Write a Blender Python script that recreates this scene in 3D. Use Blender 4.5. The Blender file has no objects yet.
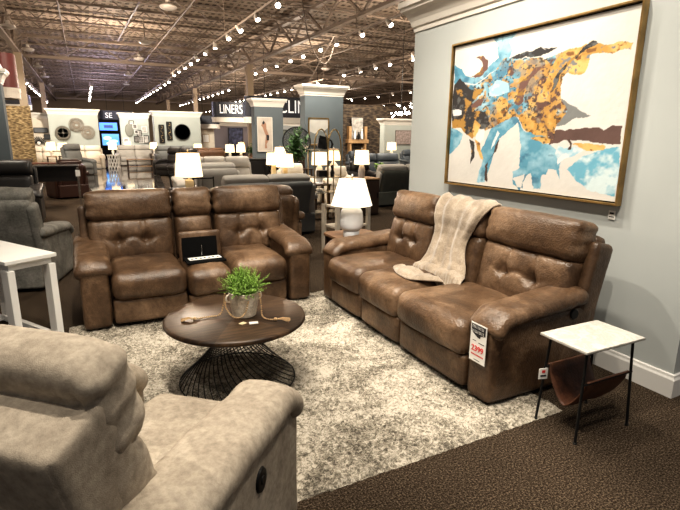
import bpy, bmesh, math, random, json
import numpy as np
from mathutils import Vector, Matrix, noise
random.seed(7)
C = bpy.context.scene.collection
R = math.radians
TAU = math.tau

# ------------------------------------------------------------------ materials
MATS = {}
def newmat(name):
    m = bpy.data.materials.new(name); m.use_nodes = True
    nt = m.node_tree; b = nt.nodes['Principled BSDF']
    return m, nt, b
def N(nt, t, **kw):
    n = nt.nodes.new(t)
    for k, v in kw.items():
        if k in n.inputs: n.inputs[k].default_value = v
        else: setattr(n, k, v)
    return n
def ramp(nt, stops, fac):
    r = nt.nodes.new('ShaderNodeValToRGB'); e = r.color_ramp.elements
    while len(e) < len(stops): e.new(.5)
    for i, (p, c) in enumerate(stops):
        e[i].position = p; e[i].color = (c[0], c[1], c[2], 1)
    nt.links.new(fac, r.inputs[0]); return r
def plain(name, col, rough=.5, metal=0, bump=0, bscale=40, spec=.5, var=.0, vscale=3, coat=0, sheen=0):
    if name in MATS: return MATS[name]
    m, nt, b = newmat(name)
    b.inputs['Roughness'].default_value = rough; b.inputs['Metallic'].default_value = metal
    b.inputs['Specular IOR Level'].default_value = spec
    b.inputs['Coat Weight'].default_value = coat
    b.inputs['Sheen Weight'].default_value = sheen
    tc = N(nt, 'ShaderNodeTexCoord')
    n = N(nt, 'ShaderNodeTexNoise', Scale=vscale, Detail=5.0)
    nt.links.new(tc.outputs['Object'], n.inputs['Vector'])
    r = ramp(nt, [(.3, [c*(1-var) for c in col]), (.7, [min(1, c*(1+var)) for c in col])], n.outputs['Fac'])
    nt.links.new(r.outputs[0], b.inputs['Base Color'])
    if bump:
        n2 = N(nt, 'ShaderNodeTexNoise', Scale=bscale, Detail=4.0)
        nt.links.new(tc.outputs['Object'], n2.inputs['Vector'])
        bp = N(nt, 'ShaderNodeBump', Strength=bump, Distance=.01)
        nt.links.new(n2.outputs['Fac'], bp.inputs['Height']); nt.links.new(bp.outputs[0], b.inputs['Normal'])
    MATS[name] = m; return m
def emit(name, col, s):
    if name in MATS: return MATS[name]
    m, nt, b = newmat(name)
    b.inputs['Base Color'].default_value = (*col, 1)
    b.inputs['Emission Color'].default_value = (*col, 1); b.inputs['Emission Strength'].default_value = s
    MATS[name] = m; return m
def leather(name, dark, mid, light, rough=.42, scale=3.2, bump=.5, fine=90, contrast=(.3, .5, .72), spec=.5):
    m, nt, b = newmat(name); tc = N(nt, 'ShaderNodeTexCoord')
    n = N(nt, 'ShaderNodeTexNoise', Scale=scale, Detail=9.0, Roughness=.62, Distortion=.6)
    nt.links.new(tc.outputs['Object'], n.inputs['Vector'])
    r = ramp(nt, [(contrast[0], dark), (contrast[1], mid), (contrast[2], light)], n.outputs['Fac'])
    n3 = N(nt, 'ShaderNodeTexNoise', Scale=scale*11, Detail=6.0, Roughness=.7); nt.links.new(tc.outputs['Object'], n3.inputs['Vector'])
    r3 = ramp(nt, [(.3, (.62,)*3), (.62, (1.15,)*3)], n3.outputs['Fac'])
    mx = N(nt, 'ShaderNodeMix', data_type='RGBA', blend_type='MULTIPLY'); mx.inputs[0].default_value = .8
    nt.links.new(r.outputs[0], mx.inputs[6]); nt.links.new(r3.outputs[0], mx.inputs[7])
    nt.links.new(mx.outputs[2], b.inputs['Base Color'])
    b.inputs['Roughness'].default_value = rough; b.inputs['Specular IOR Level'].default_value = spec
    n2 = N(nt, 'ShaderNodeTexVoronoi', Scale=fine); nt.links.new(tc.outputs['Object'], n2.inputs['Vector'])
    ad = N(nt, 'ShaderNodeMath', operation='ADD'); nt.links.new(n2.outputs['Distance'], ad.inputs[0])
    n4 = N(nt, 'ShaderNodeTexNoise', Scale=9.0, Detail=6.0, Distortion=1.2); nt.links.new(tc.outputs['Object'], n4.inputs['Vector'])
    m4 = N(nt, 'ShaderNodeMath', operation='MULTIPLY'); m4.inputs[1].default_value = 2.2
    nt.links.new(n4.outputs['Fac'], m4.inputs[0]); nt.links.new(m4.outputs[0], ad.inputs[1])
    bp = N(nt, 'ShaderNodeBump', Strength=bump, Distance=.006)
    nt.links.new(ad.outputs[0], bp.inputs['Height']); nt.links.new(bp.outputs[0], b.inputs['Normal'])
    MATS[name] = m; return m

M_BROWN = leather('brown leather', (.046, .026, .015), (.112, .067, .038), (.27, .178, .112), rough=.36, bump=.35)  # dark and light stops work shadow and highlight tones into the mottled colour
M_BROWN2 = plain('brown leather far', (.15, .08, .045), .45, var=.3)
M_BEIGE = leather('beige microsuede', (.29, .245, .195), (.41, .355, .285), (.54, .475, .39), rough=.85, scale=3.2, bump=.14, fine=320, spec=.2)
M_GREYR = leather('grey suede', (.13, .13, .115), (.21, .205, .185), (.31, .30, .27), rough=.85, scale=5, bump=.35, fine=260, spec=.2)
M_BLACKL = plain('black leather', (.018, .016, .015), .35, var=.3)
M_DKGREY = plain('dark grey leather', (.022, .02, .019), .42, var=.3)
M_OLIVE = plain('dark grey green fabric', (.075, .078, .066), .8, var=.2, bump=.2)
M_LGREY = plain('light grey upholstery', (.33, .31, .28), .8, var=.15, bump=.2)
M_MGREY = plain('mid grey upholstery', (.14, .145, .14), .75, var=.15, bump=.2)
M_BLUEG = plain('slate blue leather', (.07, .085, .10), .5, var=.3)
M_CREAM = plain('cream upholstery', (.62, .56, .47), .8, var=.1)
M_WHITE = plain('white paint', (.75, .74, .71), .5, var=.03)
M_TRIM = plain('crown white', (.72, .69, .63), .5, var=.02)
M_WALL = plain('pale grey wall', (.48, .51, .50), .75, bump=.03, bscale=120, var=.02)
M_BLUEW = plain('blue grey wall', (.115, .14, .155), .8, var=.03)
M_GREENW = plain('pale sage wall', (.40, .43, .40), .8, var=.03)
M_BLACK = plain('black metal', (.012, .012, .012), .45, metal=.3)
M_BLKF = plain('black lining', (.006, .006, .006), .9, spec=.1)
M_CHROME = plain('chrome', (.6, .6, .6), .2, metal=1)
M_GOLD = plain('brass', (.42, .31, .16), .35, metal=.9)
M_GOLDF = plain('gold frame', (.33, .22, .09), .38, metal=.75, var=.3, vscale=9)
M_BEAM = plain('painted steel', (.23, .185, .15), .6, var=.05)
M_SHADE = emit('lit lamp shade', (1.0, .80, .52), 1.25)
M_SHADEW = emit('lit white shade', (1.0, .90, .74), .62)
M_BULB = emit('spot lamp face', (1.0, .95, .86), 26)
M_CERAM = plain('white ceramic', (.80, .82, .84), .22, coat=.3, var=.02)
M_TAN = plain('tan wood', (.35, .22, .11), .5, var=.3)
M_DKWOOD = plain('dark brown wood', (.05, .028, .018), .4, var=.3)
M_PAPER = plain('paper', (.85, .84, .80), .7)
M_RED = plain('red print', (.65, .03, .03), .7)
M_INK = plain('black print', (.02, .02, .025), .7)
M_NAVY = plain('navy sign board', (.012, .016, .03), .5)
M_LEAF = plain('fern green', (.21, .36, .06), .6, var=.45, vscale=25)
M_LEAFD = plain('dark leaf', (.05, .12, .035), .6, var=.4, vscale=15)
M_ROPE = plain('jute bead', (.45, .31, .17), .8, var=.3, vscale=60)
M_MIRROR_REFL = plain('dark mirror', (.06, .075, .05), .15, coat=1, var=.95, vscale=5)  # mottled green stands for reflected foliage, painted into the mirror's colour

# ------------------------------------------------------------------ mesh builder
class MB:
    def __init__(s): s.v = []; s.f = []; s.mi = []
    def add(s, vs, fs, M=None, mi=0):
        o = len(s.v)
        if M is not None: vs = [tuple(M @ Vector(p)) for p in vs]
        s.v += vs; s.f += [tuple(i+o for i in f) for f in fs]; s.mi += [mi]*len(fs); return s
    def box(s, c, d, M=None, mi=0, top=None):
        hx, hy, hz = d[0]/2, d[1]/2, d[2]/2; tx, ty = (top if top else (1, 1))
        vs = [(c[0]+i*hx*(tx if k > 0 else 1), c[1]+j*hy*(ty if k > 0 else 1), c[2]+k*hz) for k in (-1, 1) for j in (-1, 1) for i in (-1, 1)]
        return s.add(vs, [(0, 2, 3, 1), (4, 5, 7, 6), (0, 1, 5, 4), (2, 6, 7, 3), (0, 4, 6, 2), (1, 3, 7, 5)], M, mi)
    def bar(s, a, b, w, h=None, mi=0):
        a = Vector(a); b = Vector(b); d = b-a; L = d.length
        q = d.to_track_quat('X', 'Z').to_matrix().to_4x4()
        return s.box((0, 0, 0), (L, w, h or w), Matrix.Translation((a+b)/2) @ q, mi)
    def tube(s, pts, r, n=8, M=None, mi=0, closed=False, cap=True):
        pts = [Vector(p) for p in pts]; k = len(pts); vs = []; fs = []
        prev = None
        for i, p in enumerate(pts):
            if closed: t = pts[(i+1) % k]-pts[i-1]
            else: t = pts[min(i+1, k-1)]-pts[max(i-1, 0)]
            t.normalize()
            if prev is None:
                u = t.orthogonal().normalized()
            else:
                u = (prev - t*prev.dot(t)).normalized()
            prev = u; w = t.cross(u); rr = r[i] if hasattr(r, '__len__') else r
            for j in range(n):
                a = TAU*j/n; vs.append(tuple(p+u*math.cos(a)*rr+w*math.sin(a)*rr))
        for i in range(k if closed else k-1):
            for j in range(n):
                a = i*n+j; b = i*n+(j+1) % n; c = ((i+1) % k)*n+(j+1) % n; d = ((i+1) % k)*n+j
                fs.append((a, b, c, d))
        if cap and not closed: fs.append(tuple(range(n))[::-1]); fs.append(tuple(range((k-1)*n, k*n)))
        return s.add(vs, fs, M, mi)
    def lathe(s, prof, n=24, M=None, mi=0, closed=False):
        vs = []; fs = []; k = len(prof)
        for (r, z) in prof:
            for j in range(n):
                a = TAU*j/n; vs.append((r*math.cos(a), r*math.sin(a), z))
        for i in range(k if closed else k-1):
            i2 = (i+1) % k
            for j in range(n):
                fs.append((i*n+j, i*n+(j+1) % n, i2*n+(j+1) % n, i2*n+j))
        if not closed:
            if prof[0][0] > 1e-4: fs.append(tuple(range(n))[::-1])
            if prof[-1][0] > 1e-4: fs.append(tuple(range((k-1)*n, k*n)))
        return s.add(vs, fs, M, mi)
    def rectsweep(s, x0, x1, y0, y1, prof, M=None, mi=0, caps=True):
        vs = []; fs = []
        for (o, z) in prof: vs += [(x0-o, y0-o, z), (x1+o, y0-o, z), (x1+o, y1+o, z), (x0-o, y1+o, z)]
        for i in range(len(prof)-1):
            for j in range(4): fs.append((i*4+j, i*4+(j+1) % 4, i*4+4+(j+1) % 4, i*4+4+j))
        if caps: fs.append((3, 2, 1, 0)); q = 4*(len(prof)-1); fs.append((q, q+1, q+2, q+3))
        return s.add(vs, fs, M, mi)
    def prism(s, poly, x0, x1, M=None, mi=0):   # polygon in (y,z), extruded along x
        n = len(poly); vs = [(x0, y, z) for y, z in poly]+[(x1, y, z) for y, z in poly]
        fs = [tuple(range(n))[::-1], tuple(range(n, 2*n))]+[(i, (i+1) % n, n+(i+1) % n, n+i) for i in range(n)]
        return s.add(vs, fs, M, mi)
    def soft(s, d, c=(0, 0, 0), r=.05, n=(10, 8, 8), fn=None, M=None, mi=0):
        """rounded, puffed block; fn(p, normal) -> Vector offset in local space"""
        h = [x/2 for x in d]; r = min(r, min(h)*.98)
        def par(i, n):
            t = -1+2*i/n; return .55*t+.45*math.sin(t*math.pi/2)
        idx = {}; vs = []; fs = []
        def vert(i, j, k):
            key = (i, j, k)
            if key in idx: return idx[key]
            p = Vector((par(i, n[0])*h[0], par(j, n[1])*h[1], par(k, n[2])*h[2]))
            q = Vector([max(-(h[a]-r), min(h[a]-r, p[a])) for a in range(3)])
            dv = p-q
            nn = dv.normalized() if dv.length > 1e-9 else Vector((0, 0, 1))
            p = q+nn*r
            if fn:
                o = fn(p, nn)
                p = p+o
            idx[key] = len(vs); vs.append((p.x+c[0], p.y+c[1], p.z+c[2])); return idx[key]
        nx, ny, nz = n
        for a in range(nx):
            for b in range(ny):
                fs.append((vert(a, b, 0), vert(a, b+1, 0), vert(a+1, b+1, 0), vert(a+1, b, 0)))
                fs.append((vert(a, b, nz), vert(a+1, b, nz), vert(a+1, b+1, nz), vert(a, b+1, nz)))
        for a in range(nx):
            for b in range(nz):
                fs.append((vert(a, 0, b), vert(a+1, 0, b), vert(a+1, 0, b+1), vert(a, 0, b+1)))
                fs.append((vert(a, ny, b), vert(a, ny, b+1), vert(a+1, ny, b+1), vert(a+1, ny, b)))
        for a in range(ny):
            for b in range(nz):
                fs.append((vert(0, a, b), vert(0, a, b+1), vert(0, a+1, b+1), vert(0, a+1, b)))
                fs.append((vert(nx, a, b), vert(nx, a+1, b), vert(nx, a+1, b+1), vert(nx, a, b+1)))
        return s.add(vs, fs, M, mi)
    def build(s, name, mats, parent=None, smooth=False, bevel=0, sub=0, loc=None, rz=0):
        me = bpy.data.meshes.new(name); me.from_pydata(s.v, [], s.f); me.update()
        if not isinstance(mats, (list, tuple)): mats = [mats]
        for m in mats: me.materials.append(m)
        for p, i in zip(me.polygons, s.mi): p.material_index = i; p.use_smooth = bool(smooth)
        o = bpy.data.objects.new(name, me); C.objects.link(o)
        if parent: o.parent = parent
        if loc: o.location = loc
        if rz: o.rotation_euler.z = rz
        if bevel:
            b = o.modifiers.new('bevel', 'BEVEL'); b.width = bevel; b.segments = 2; b.limit_method = 'ANGLE'; b.angle_limit = R(40)
        if sub:
            b = o.modifiers.new('sub', 'SUBSURF'); b.levels = b.render_levels = sub
        if smooth == 'angle':
            try: me.set_sharp_from_angle(angle=R(40))
            except Exception: pass
        return o
T = Matrix.Translation
def RX(a): return Matrix.Rotation(a, 4, 'X')
def RY(a): return Matrix.Rotation(a, 4, 'Y')
def RZ(a): return Matrix.Rotation(a, 4, 'Z')
def tag(o, label=None, cat=None, group=None, kind=None):
    if label: o['label'] = label
    if cat: o['category'] = cat
    if group: o['group'] = group
    if kind: o['kind'] = kind
    return o
def thing(name, label, cat, loc=(0, 0, 0), rz=0, group=None):
    o = bpy.data.objects.new(name, None); C.objects.link(o); o.empty_display_size = .1
    o.location = loc; o.rotation_euler = (0, 0, rz); return tag(o, label, cat, group)
def struct(name, mb, m, **kw):
    o = mb.build(name, m, **kw); o['kind'] = 'structure'; return o
def dup(root, loc, rz=None, label=None, group=None):
    r = root.copy(); C.objects.link(r); r.location = loc
    if rz is not None: r.rotation_euler = (0, 0, rz)
    if label: r['label'] = label
    if group: r['group'] = group
    def rec(a, b):
        for ch in list(a.children):
            c = ch.copy(); C.objects.link(c); c.parent = b; rec(ch, c)
    rec(root, r); return r
def nz(p, f, seed=0): return noise.noise(Vector((p[0]*f+seed*7.3, p[1]*f+seed*3.1, p[2]*f)))
def text(txt, mat, parent, M, size, name='lettering', ext=.002, align='CENTER'):
    cu = bpy.data.curves.new(name, 'FONT'); cu.body = txt; cu.size = size; cu.extrude = ext
    cu.align_x = align; cu.align_y = 'CENTER'
    o = bpy.data.objects.new(name, cu); C.objects.link(o)
    dg = bpy.context.evaluated_depsgraph_get(); me = bpy.data.meshes.new_from_object(o.evaluated_get(dg))
    bpy.data.objects.remove(o); me.materials.clear(); me.materials.append(mat)
    ob = bpy.data.objects.new(name, me); C.objects.link(ob)
    ob.matrix_local = M
    if parent: ob.parent = parent
    return ob

# ------------------------------------------------------------------ upholstery
def make_sofa(name, label, cat, loc, rz, arm, seats, backs, mat, W, D=1.05, H=1.05, armh=.62, q=1, tufts=True,
              group=None, tilt=13, seat_h=.47, wing=True, shell=None, arms=(1, 1), feet=False, armback=.9, head_h=.27, wing_d=.18, wing_top=.10, groove=False, pad_bend=62, wing_in=-.02, slope=.075):
    """front faces local -y at y=0; x runs 0..W"""
    root = thing(name, label, cat, loc, rz, group)
    sd = random.random()*50
    hi = q >= 1
    nn = lambda a, b, c: (max(3, int(a*q)), max(3, int(b*q)), max(3, int(c*q)))
    # hidden base
    m = MB(); m.box((W/2, D*.52, .2), (W-.12, D*.8, .32)); m.build('base', shell or mat, root, bevel=.02)
    # seats and footrest panels
    for i, st_ in enumerate(seats):
        x0, x1 = st_[:2]; w = x1-x0; dzs = st_[2] if len(st_) > 2 else 0
        def fs(p, n, w=w, i=i):
            o = Vector((0, 0, 0)); ux = p.x/(w/2); uy = p.y/.36
            if n.z > .2: o.z += .028*(1-ux**4)*(1-min(1, abs(uy))**4)*n.z
            if n.y < -.2: o.y -= .03*(1-ux**4)*-n.y*(.5+.5*math.cos(max(-1, min(1, p.z/.12))*math.pi/2))
            o += n*(.006*nz(p, 5, i+sd)+.004*nz((p.x*3, p.y*.6, p.z), 6, i+sd))
            return o
        mb = MB().soft((w-.006, .72, .235), (x0+w/2, .33, seat_h-.1175+dzs), .07, nn(26, 24, 12), fs)
        mb.build('seat_cushion', mat, root, smooth=True)
        def fp(p, n, w=w, i=i):
            o = n*(.003*nz(p, 7, i+sd+3)); 
            if n.y < -.3: o.y -= .014*(1-(p.x/(w/2))**4)
            return o
        zt = seat_h-.225+dzs
        MB().soft((w-.006, .10, zt-.035), (x0+w/2, .06, (zt+.035)/2), .03, nn(18, 5, 10), fp).build('footrest_panel', mat, root, smooth=True)
    # arms
    for sgn, has in zip((-1, 1), arms):
        if not has: continue
        xc = arm/2 if sgn < 0 else W-arm/2
        def fa(p, n):
            o = n*(.004*nz(p, 4, sd+sgn)); 
            return o
        pan = MB().soft((arm-.03, D*.83, armh-.06), (xc, .02+D*.415, .012+(armh-.06)/2), .038, nn(8, 20, 16), fa).build('arm_panel', mat, root, smooth=True)
        L = D*armback
        y0 = .13
        def fb(p, n, L=L):
            yy = p.y+L/2      # 0 at front
            o = Vector((0, 0, 0)); ux = p.x/(arm/2+.02)
            if n.z > 0: o.z += .02*(1-min(1, abs(ux))**2)*n.z
            o += n*(.006*nz((p.x*1.5, p.y*1.5, p.z), 4, sd+5)+.005*math.sin(yy*46+4*nz(p, 3, sd))*max(0, 1-abs(yy-.1)/.25)*max(0, n.z))
            o += n*.004*nz((p.x*.7, p.y*4, p.z), 7, sd)
            pp = p+o; yy = pp.y+L/2
            if yy < y0+.03:
                rad = .10; s_ = (y0+.03-yy); a = min(s_/rad, R(pad_bend))
                extra = s_-a*rad
                y_ = y0+.03-rad*math.sin(a)-extra*math.cos(a); z_ = -rad*(1-math.cos(a))-extra*math.sin(a)
                # offset along bent normal
                y_ -= pp.z*math.sin(a)*.9; z_ += pp.z*math.cos(a)
                pp = Vector((pp.x*(1+.05*math.sin(a)), y_-L/2, z_))
            else:
                pp.z += slope*((yy-y0)/L)
            return pp-p
        MB().soft((arm+.03, L, .095), (xc, L/2-.0, armh-.05), .046, nn(14, 40, 8), fb).build('arm_pad', mat, root, smooth=True)
    # back
    t = R(tilt)
    hb = H-.42
    for i, (x0, x1) in enumerate(backs):
        w = x1-x0; Mb = T((x0+w/2, .66*D/1.05, .42)) @ RX(-t)
        lb = hb/math.cos(t)
        hh = head_h; lo = lb-hh+.015
        def fh(p, n, w=w, i=i):
            o = Vector((0, 0, 0)); ux = min(1, abs(p.x/(w/2))); uz = min(1, abs(p.z/(hh/2)))
            if n.y < 0: o.y -= .035*(1-ux**4)*(1-uz**2)*-n.y
            if n.z > 0: o.z += .012*(1-ux**4)*n.z
            if groove: o -= n*(.009*math.exp(-((p.z-.065)**2)/.00008)*(1 if n.y > 0 else 0)+.008*math.exp(-((abs(p.x)-w/2+.055)**2)/.00007))
            edge = max(0, ux-.72)/.28
            o += n*(.005*nz(p, 4.5, i+sd+9)+.006*edge*math.sin(p.z*70+3*nz(p, 5, i))+.004*nz((p.x*.6, p.y, p.z*3), 7, i+sd))
            return o
        MB().soft((w-.002, .21-(.05 if groove else 0), hh), (0, .045-(.03 if groove else 0), lo+hh/2-.005), .050, nn(26, 8, 16), fh, Mb).build('headrest', mat, root, smooth=True)
        def fc(p, n, w=w, i=i, lo=lo):
            o = Vector((0, 0, 0)); ux = p.x/(w/2); uz = p.z/(lo/2)
            if n.y < -.3:
                puff = .03*(1-min(1, abs(ux))**4)*(1-min(1, abs(uz))**4)
                if tufts and w > .45:
                    # two deep tufts, seams running out from them
                    for k in (-1, 1):
                        dx = p.x-k*w/6.2; dz = p.z-.015
                        puff -= .045*math.exp(-(dx*dx+dz*dz)/.0022)
                        puff -= .020*math.exp(-(dx+.10*k*dz)**2/.00022)*(1 if abs(uz) < .93 else 0)
                    puff -= .020*math.exp(-(p.z-.015-.02*math.cos(ux*9))**2/.00026)*math.exp(-max(0, abs(ux)-.36)**2/.05)
                elif tufts:
                    puff -= .012*math.exp(-(p.z-.03)**2/.0003)
                o.y -= puff
            o += n*(.006*nz(p, 4.5, i+sd+19)+.004*nz((p.x*2, p.y, p.z*.8), 8, i+sd))
            return o
        kk = (46, 6, 34) if (hi and tufts) else (14, 6, 12)
        MB().soft((w-.006, .19, lo+.03), (0, .06, lo/2), .06, nn(*kk), fc, Mb).build('back_cushion', mat, root, smooth=True)
    bx0 = min(b[0] for b in backs); bx1 = max(b[1] for b in backs)
    Ms = T((0, .66*D/1.05, .42)) @ RX(-t)
    lb = hb/math.cos(t)
    if groove:
        hs = lb+.06
        def fg(p, n):
            lowf = (hs/2-p.z)/hs; k = (.09-p.y)/.18
            o = Vector((0, -.20*lowf*k, 0)); ux = p.x/((bx1-bx0)/2)
            if n.z > .2: o.z += .012*(1-ux*ux)*n.z+.01*k
            o += n*(.004*nz(p, 3.5, sd)-.006*math.exp(-((abs(p.x)-(bx1-bx0)/2+.012)**2)/.00004)*(1 if n.y > .2 else 0))
            return o
        MB().soft((bx1-bx0-.01, .18, hs), ((bx0+bx1)/2, .150, lb-.09-hs/2), .022, nn(30, 12, 26), fg, Ms).build('back_shell', shell or mat, root, smooth=True)
        return root
    sh = MB().soft((bx1-bx0+.02, .13, lb+.20-(.06 if groove else 0)), ((bx0+bx1)/2, .175, lb/2-.155-(.03 if groove else 0)), .045, nn(20, 6, 16), lambda p, n: n*.004*nz(p, 3, sd), Ms)
    so = sh.build('back_shell', shell or mat, root, smooth=True)
    if wing:
        for sgn in (-1, 1):
            xc = bx0+wing_in if sgn < 0 else bx1-wing_in
            def fw(p, n):
                o = n*.003*nz(p, 5, sd)
                uz = p.z/(lb/2)
                o.y += .03*(1-uz*uz)*0+(.05*max(0, -uz))   # curves slightly
                return o
            MB().soft((.085, wing_d, lb+.30-wing_top), (xc, .25-wing_d/2+(.04 if groove else 0), (lb-.30-wing_top)/2), .036, nn(6, 12, 18), fw, Ms).build('side_wing', mat, root, smooth=True)
    if feet:
        for fx in (.1, W-.1):
            for fy in (.12, D-.2):
                MB().box((fx, fy, .02), (.05, .05, .04)).build('foot', M_BLACK, root)
    else:
        for fx in (.15, W-.15):
            for fy in (.15, D*.8):
                MB().lathe([(.03, 0), (.03, .045)], 12, T((fx, fy, 0))).build('foot', M_BLACK, root)
    return root

def lamp(name, label, loc, shade_r0, shade_r1, shade_h, base_prof, zshade, base_mat=None, shade_mat=None, group=None, square=False, n=28):
    root = thing(name, label, 'lamp', loc, 0, group)
    MB().lathe(base_prof, 4 if square else n, RZ(R(45)) if square else None).build('lamp_base', base_mat or M_CERAM, root, smooth='angle')
    k = 28
    prof = [(shade_r0, zshade), (shade_r1, zshade+shade_h), (shade_r1-.006, zshade+shade_h), (shade_r0-.006, zshade)]
    sh = MB().lathe(prof, k, closed=True)
    sh.build('lamp_shade', shade_mat or M_SHADE, root, smooth='angle')
    m = MB()
    zt = zshade+shade_h
    m.tube([(0, 0, base_prof[-1][1]-.01), (0, 0, zt+.03)], .006, 8)
    m.tube([(-shade_r1+.004, 0, zt-.01), (shade_r1-.004, 0, zt-.01)], .003, 6)
    m.build('lamp_stem', M_GOLD, root)
    MB().lathe([(.004, zt+.02), (.012, zt+.03), (.010, zt+.045), (.0, zt+.052)], 10).build('finial', base_mat or M_CERAM, root, smooth=True)
    return root
# ------------------------------------------------------------------ floor, carpet, tile, rug
def carpet_mat():
    m, nt, b = newmat('speckled brown carpet'); tc = N(nt, 'ShaderNodeTexCoord')
    n = N(nt, 'ShaderNodeTexNoise', Scale=110.0, Detail=3.0, Roughness=.85); nt.links.new(tc.outputs['Object'], n.inputs['Vector'])
    r = ramp(nt, [(.40, (.012, .008, .005)), (.51, (.043, .030, .020)), (.64, (.20, .155, .11))], n.outputs['Fac'])
    n2 = N(nt, 'ShaderNodeTexNoise', Scale=1.2, Detail=3.0); nt.links.new(tc.outputs['Object'], n2.inputs['Vector'])
    r2 = ramp(nt, [(.3, (.75,)*3), (.7, (1.2,)*3)], n2.outputs['Fac'])
    mx = N(nt, 'ShaderNodeMix', data_type='RGBA', blend_type='MULTIPLY'); mx.inputs[0].default_value = 1
    nt.links.new(r.outputs[0], mx.inputs[6]); nt.links.new(r2.outputs[0], mx.inputs[7]); nt.links.new(mx.outputs[2], b.inputs['Base Color'])
    b.inputs['Roughness'].default_value = .95; b.inputs['Specular IOR Level'].default_value = .1
    bp = N(nt, 'ShaderNodeBump', Strength=.8, Distance=.008); nt.links.new(n.outputs['Fac'], bp.inputs['Height']); nt.links.new(bp.outputs[0], b.inputs['Normal'])
    return m
struct('floor', MB().box((8, 28, -.05), (46, 70, .1)), carpet_mat())
def tile_mat():
    m, nt, b = newmat('polished dark tile'); tc = N(nt, 'ShaderNodeTexCoord')
    br = N(nt, 'ShaderNodeTexBrick', Scale=1.0); br.offset = 0
    br.inputs['Color1'].default_value = (.035, .03, .027, 1); br.inputs['Color2'].default_value = (.05, .043, .038, 1); br.inputs['Mortar'].default_value = (.10, .09, .08, 1)
    br.inputs['Mortar Size'].default_value = .008; br.inputs['Brick Width'].default_value = .6; br.inputs['Row Height'].default_value = .6
    nt.links.new(tc.outputs['Object'], br.inputs['Vector']); nt.links.new(br.outputs['Color'], b.inputs['Base Color'])
    b.inputs['Roughness'].default_value = .06; b.inputs['Specular IOR Level'].default_value = .9
    return m
MT = tile_mat()
tp = [(-1.2, 29.0), (-.55, 24), (-.1, 20), (.05, 16.5), (.25, 13.6), (.55, 12.2), (1.0, 11.0), (1.35, 11.5), (1.65, 12.8), (2.1, 16), (2.6, 21), (3.0, 24.5), (6, 25.2), (6, 27.0), (2, 29.2)]
mb = MB(); k = len(tp)
mb.add([(x, y, .004) for x, y in tp]+[(x, y, -.01) for x, y in tp], [tuple(range(k))[::1]]+[(i, k+i, k+(i+1) % k, (i+1) % k) for i in range(k)])
struct('floor_tile', mb, MT)

def rug():
    x0, x1, y0, y1 = -.27, 2.43, 1.77, 4.56
    st = .0105; nx = int((x1-x0)/st); ny = int((y1-y0)/st)
    rng = np.random.RandomState(3)
    xs = np.linspace(x0, x1, nx+1); ys = np.linspace(y0, y1, ny+1)
    X, Y = np.meshgrid(xs, ys, indexing='ij')
    def sm(a, k):
        for _ in range(k):
            a = (a+np.roll(a, 1, 0)+np.roll(a, -1, 0)+np.roll(a, 1, 1)+np.roll(a, -1, 1))/5
        return a
    h1 = sm(rng.randn(nx+1, ny+1), 1); h2 = sm(rng.randn(nx+1, ny+1), 7); h2 /= h2.std(); h1 /= h1.std()
    Z = .013+.0040*h1+.0030*h2
    e = np.minimum(np.minimum(X-x0, x1-X), np.minimum(Y-y0, y1-Y)); Z = np.where(e < .012, .002, np.clip(Z, .004, .026))
    X = X+sm(rng.randn(nx+1, ny+1), 1)*.006; Y = Y+sm(rng.randn(nx+1, ny+1), 1)*.006
    v = np.stack([X, Y, Z], -1).reshape(-1, 3)
    i, j = np.meshgrid(np.arange(nx), np.arange(ny), indexing='ij'); a = (i*(ny+1)+j).ravel()
    f = np.stack([a, a+ny+1, a+ny+2, a+1], -1)
    me = bpy.data.meshes.new('shag_rug'); me.from_pydata(v.tolist(), [], f.tolist()); me.update()
    me.polygons.foreach_set('use_smooth', [True]*len(me.polygons))
    m, nt, b = newmat('shag pile'); tc = N(nt, 'ShaderNodeTexCoord')
    n1 = N(nt, 'ShaderNodeTexNoise', Scale=2.1, Detail=5.0, Roughness=.65, Distortion=1.5); nt.links.new(tc.outputs['Object'], n1.inputs['Vector'])
    n2 = N(nt, 'ShaderNodeTexNoise', Scale=48.0, Detail=5.0, Roughness=.75, Distortion=1.0); nt.links.new(tc.outputs['Object'], n2.inputs['Vector'])
    ma = N(nt, 'ShaderNodeMath', operation='MULTIPLY_ADD'); ma.inputs[1].default_value = .42
    nt.links.new(n1.outputs['Fac'], ma.inputs[0])
    mb_ = N(nt, 'ShaderNodeMath', operation='MULTIPLY'); mb_.inputs[1].default_value = .72
    nt.links.new(n2.outputs['Fac'], mb_.inputs[0]); nt.links.new(mb_.outputs[0], ma.inputs[2])
    r = ramp(nt, [(.47, (.075, .066, .054)), (.55, (.25, .225, .18)), (.64, (.56, .51, .43))], ma.outputs[0])
    nt.links.new(r.outputs[0], b.inputs['Base Color']); b.inputs['Roughness'].default_value = .95
    b.inputs['Specular IOR Level'].default_value = .1
    bp = N(nt, 'ShaderNodeBump', Strength=.8, Distance=.01); nt.links.new(n2.outputs['Fac'], bp.inputs['Height']); nt.links.new(bp.outputs[0], b.inputs['Normal'])
    me.materials.append(m); o = bpy.data.objects.new('shag_rug', me); C.objects.link(o)
    tag(o, 'grey and cream mottled shag rug under the coffee table', 'rug')
rug()

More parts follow.
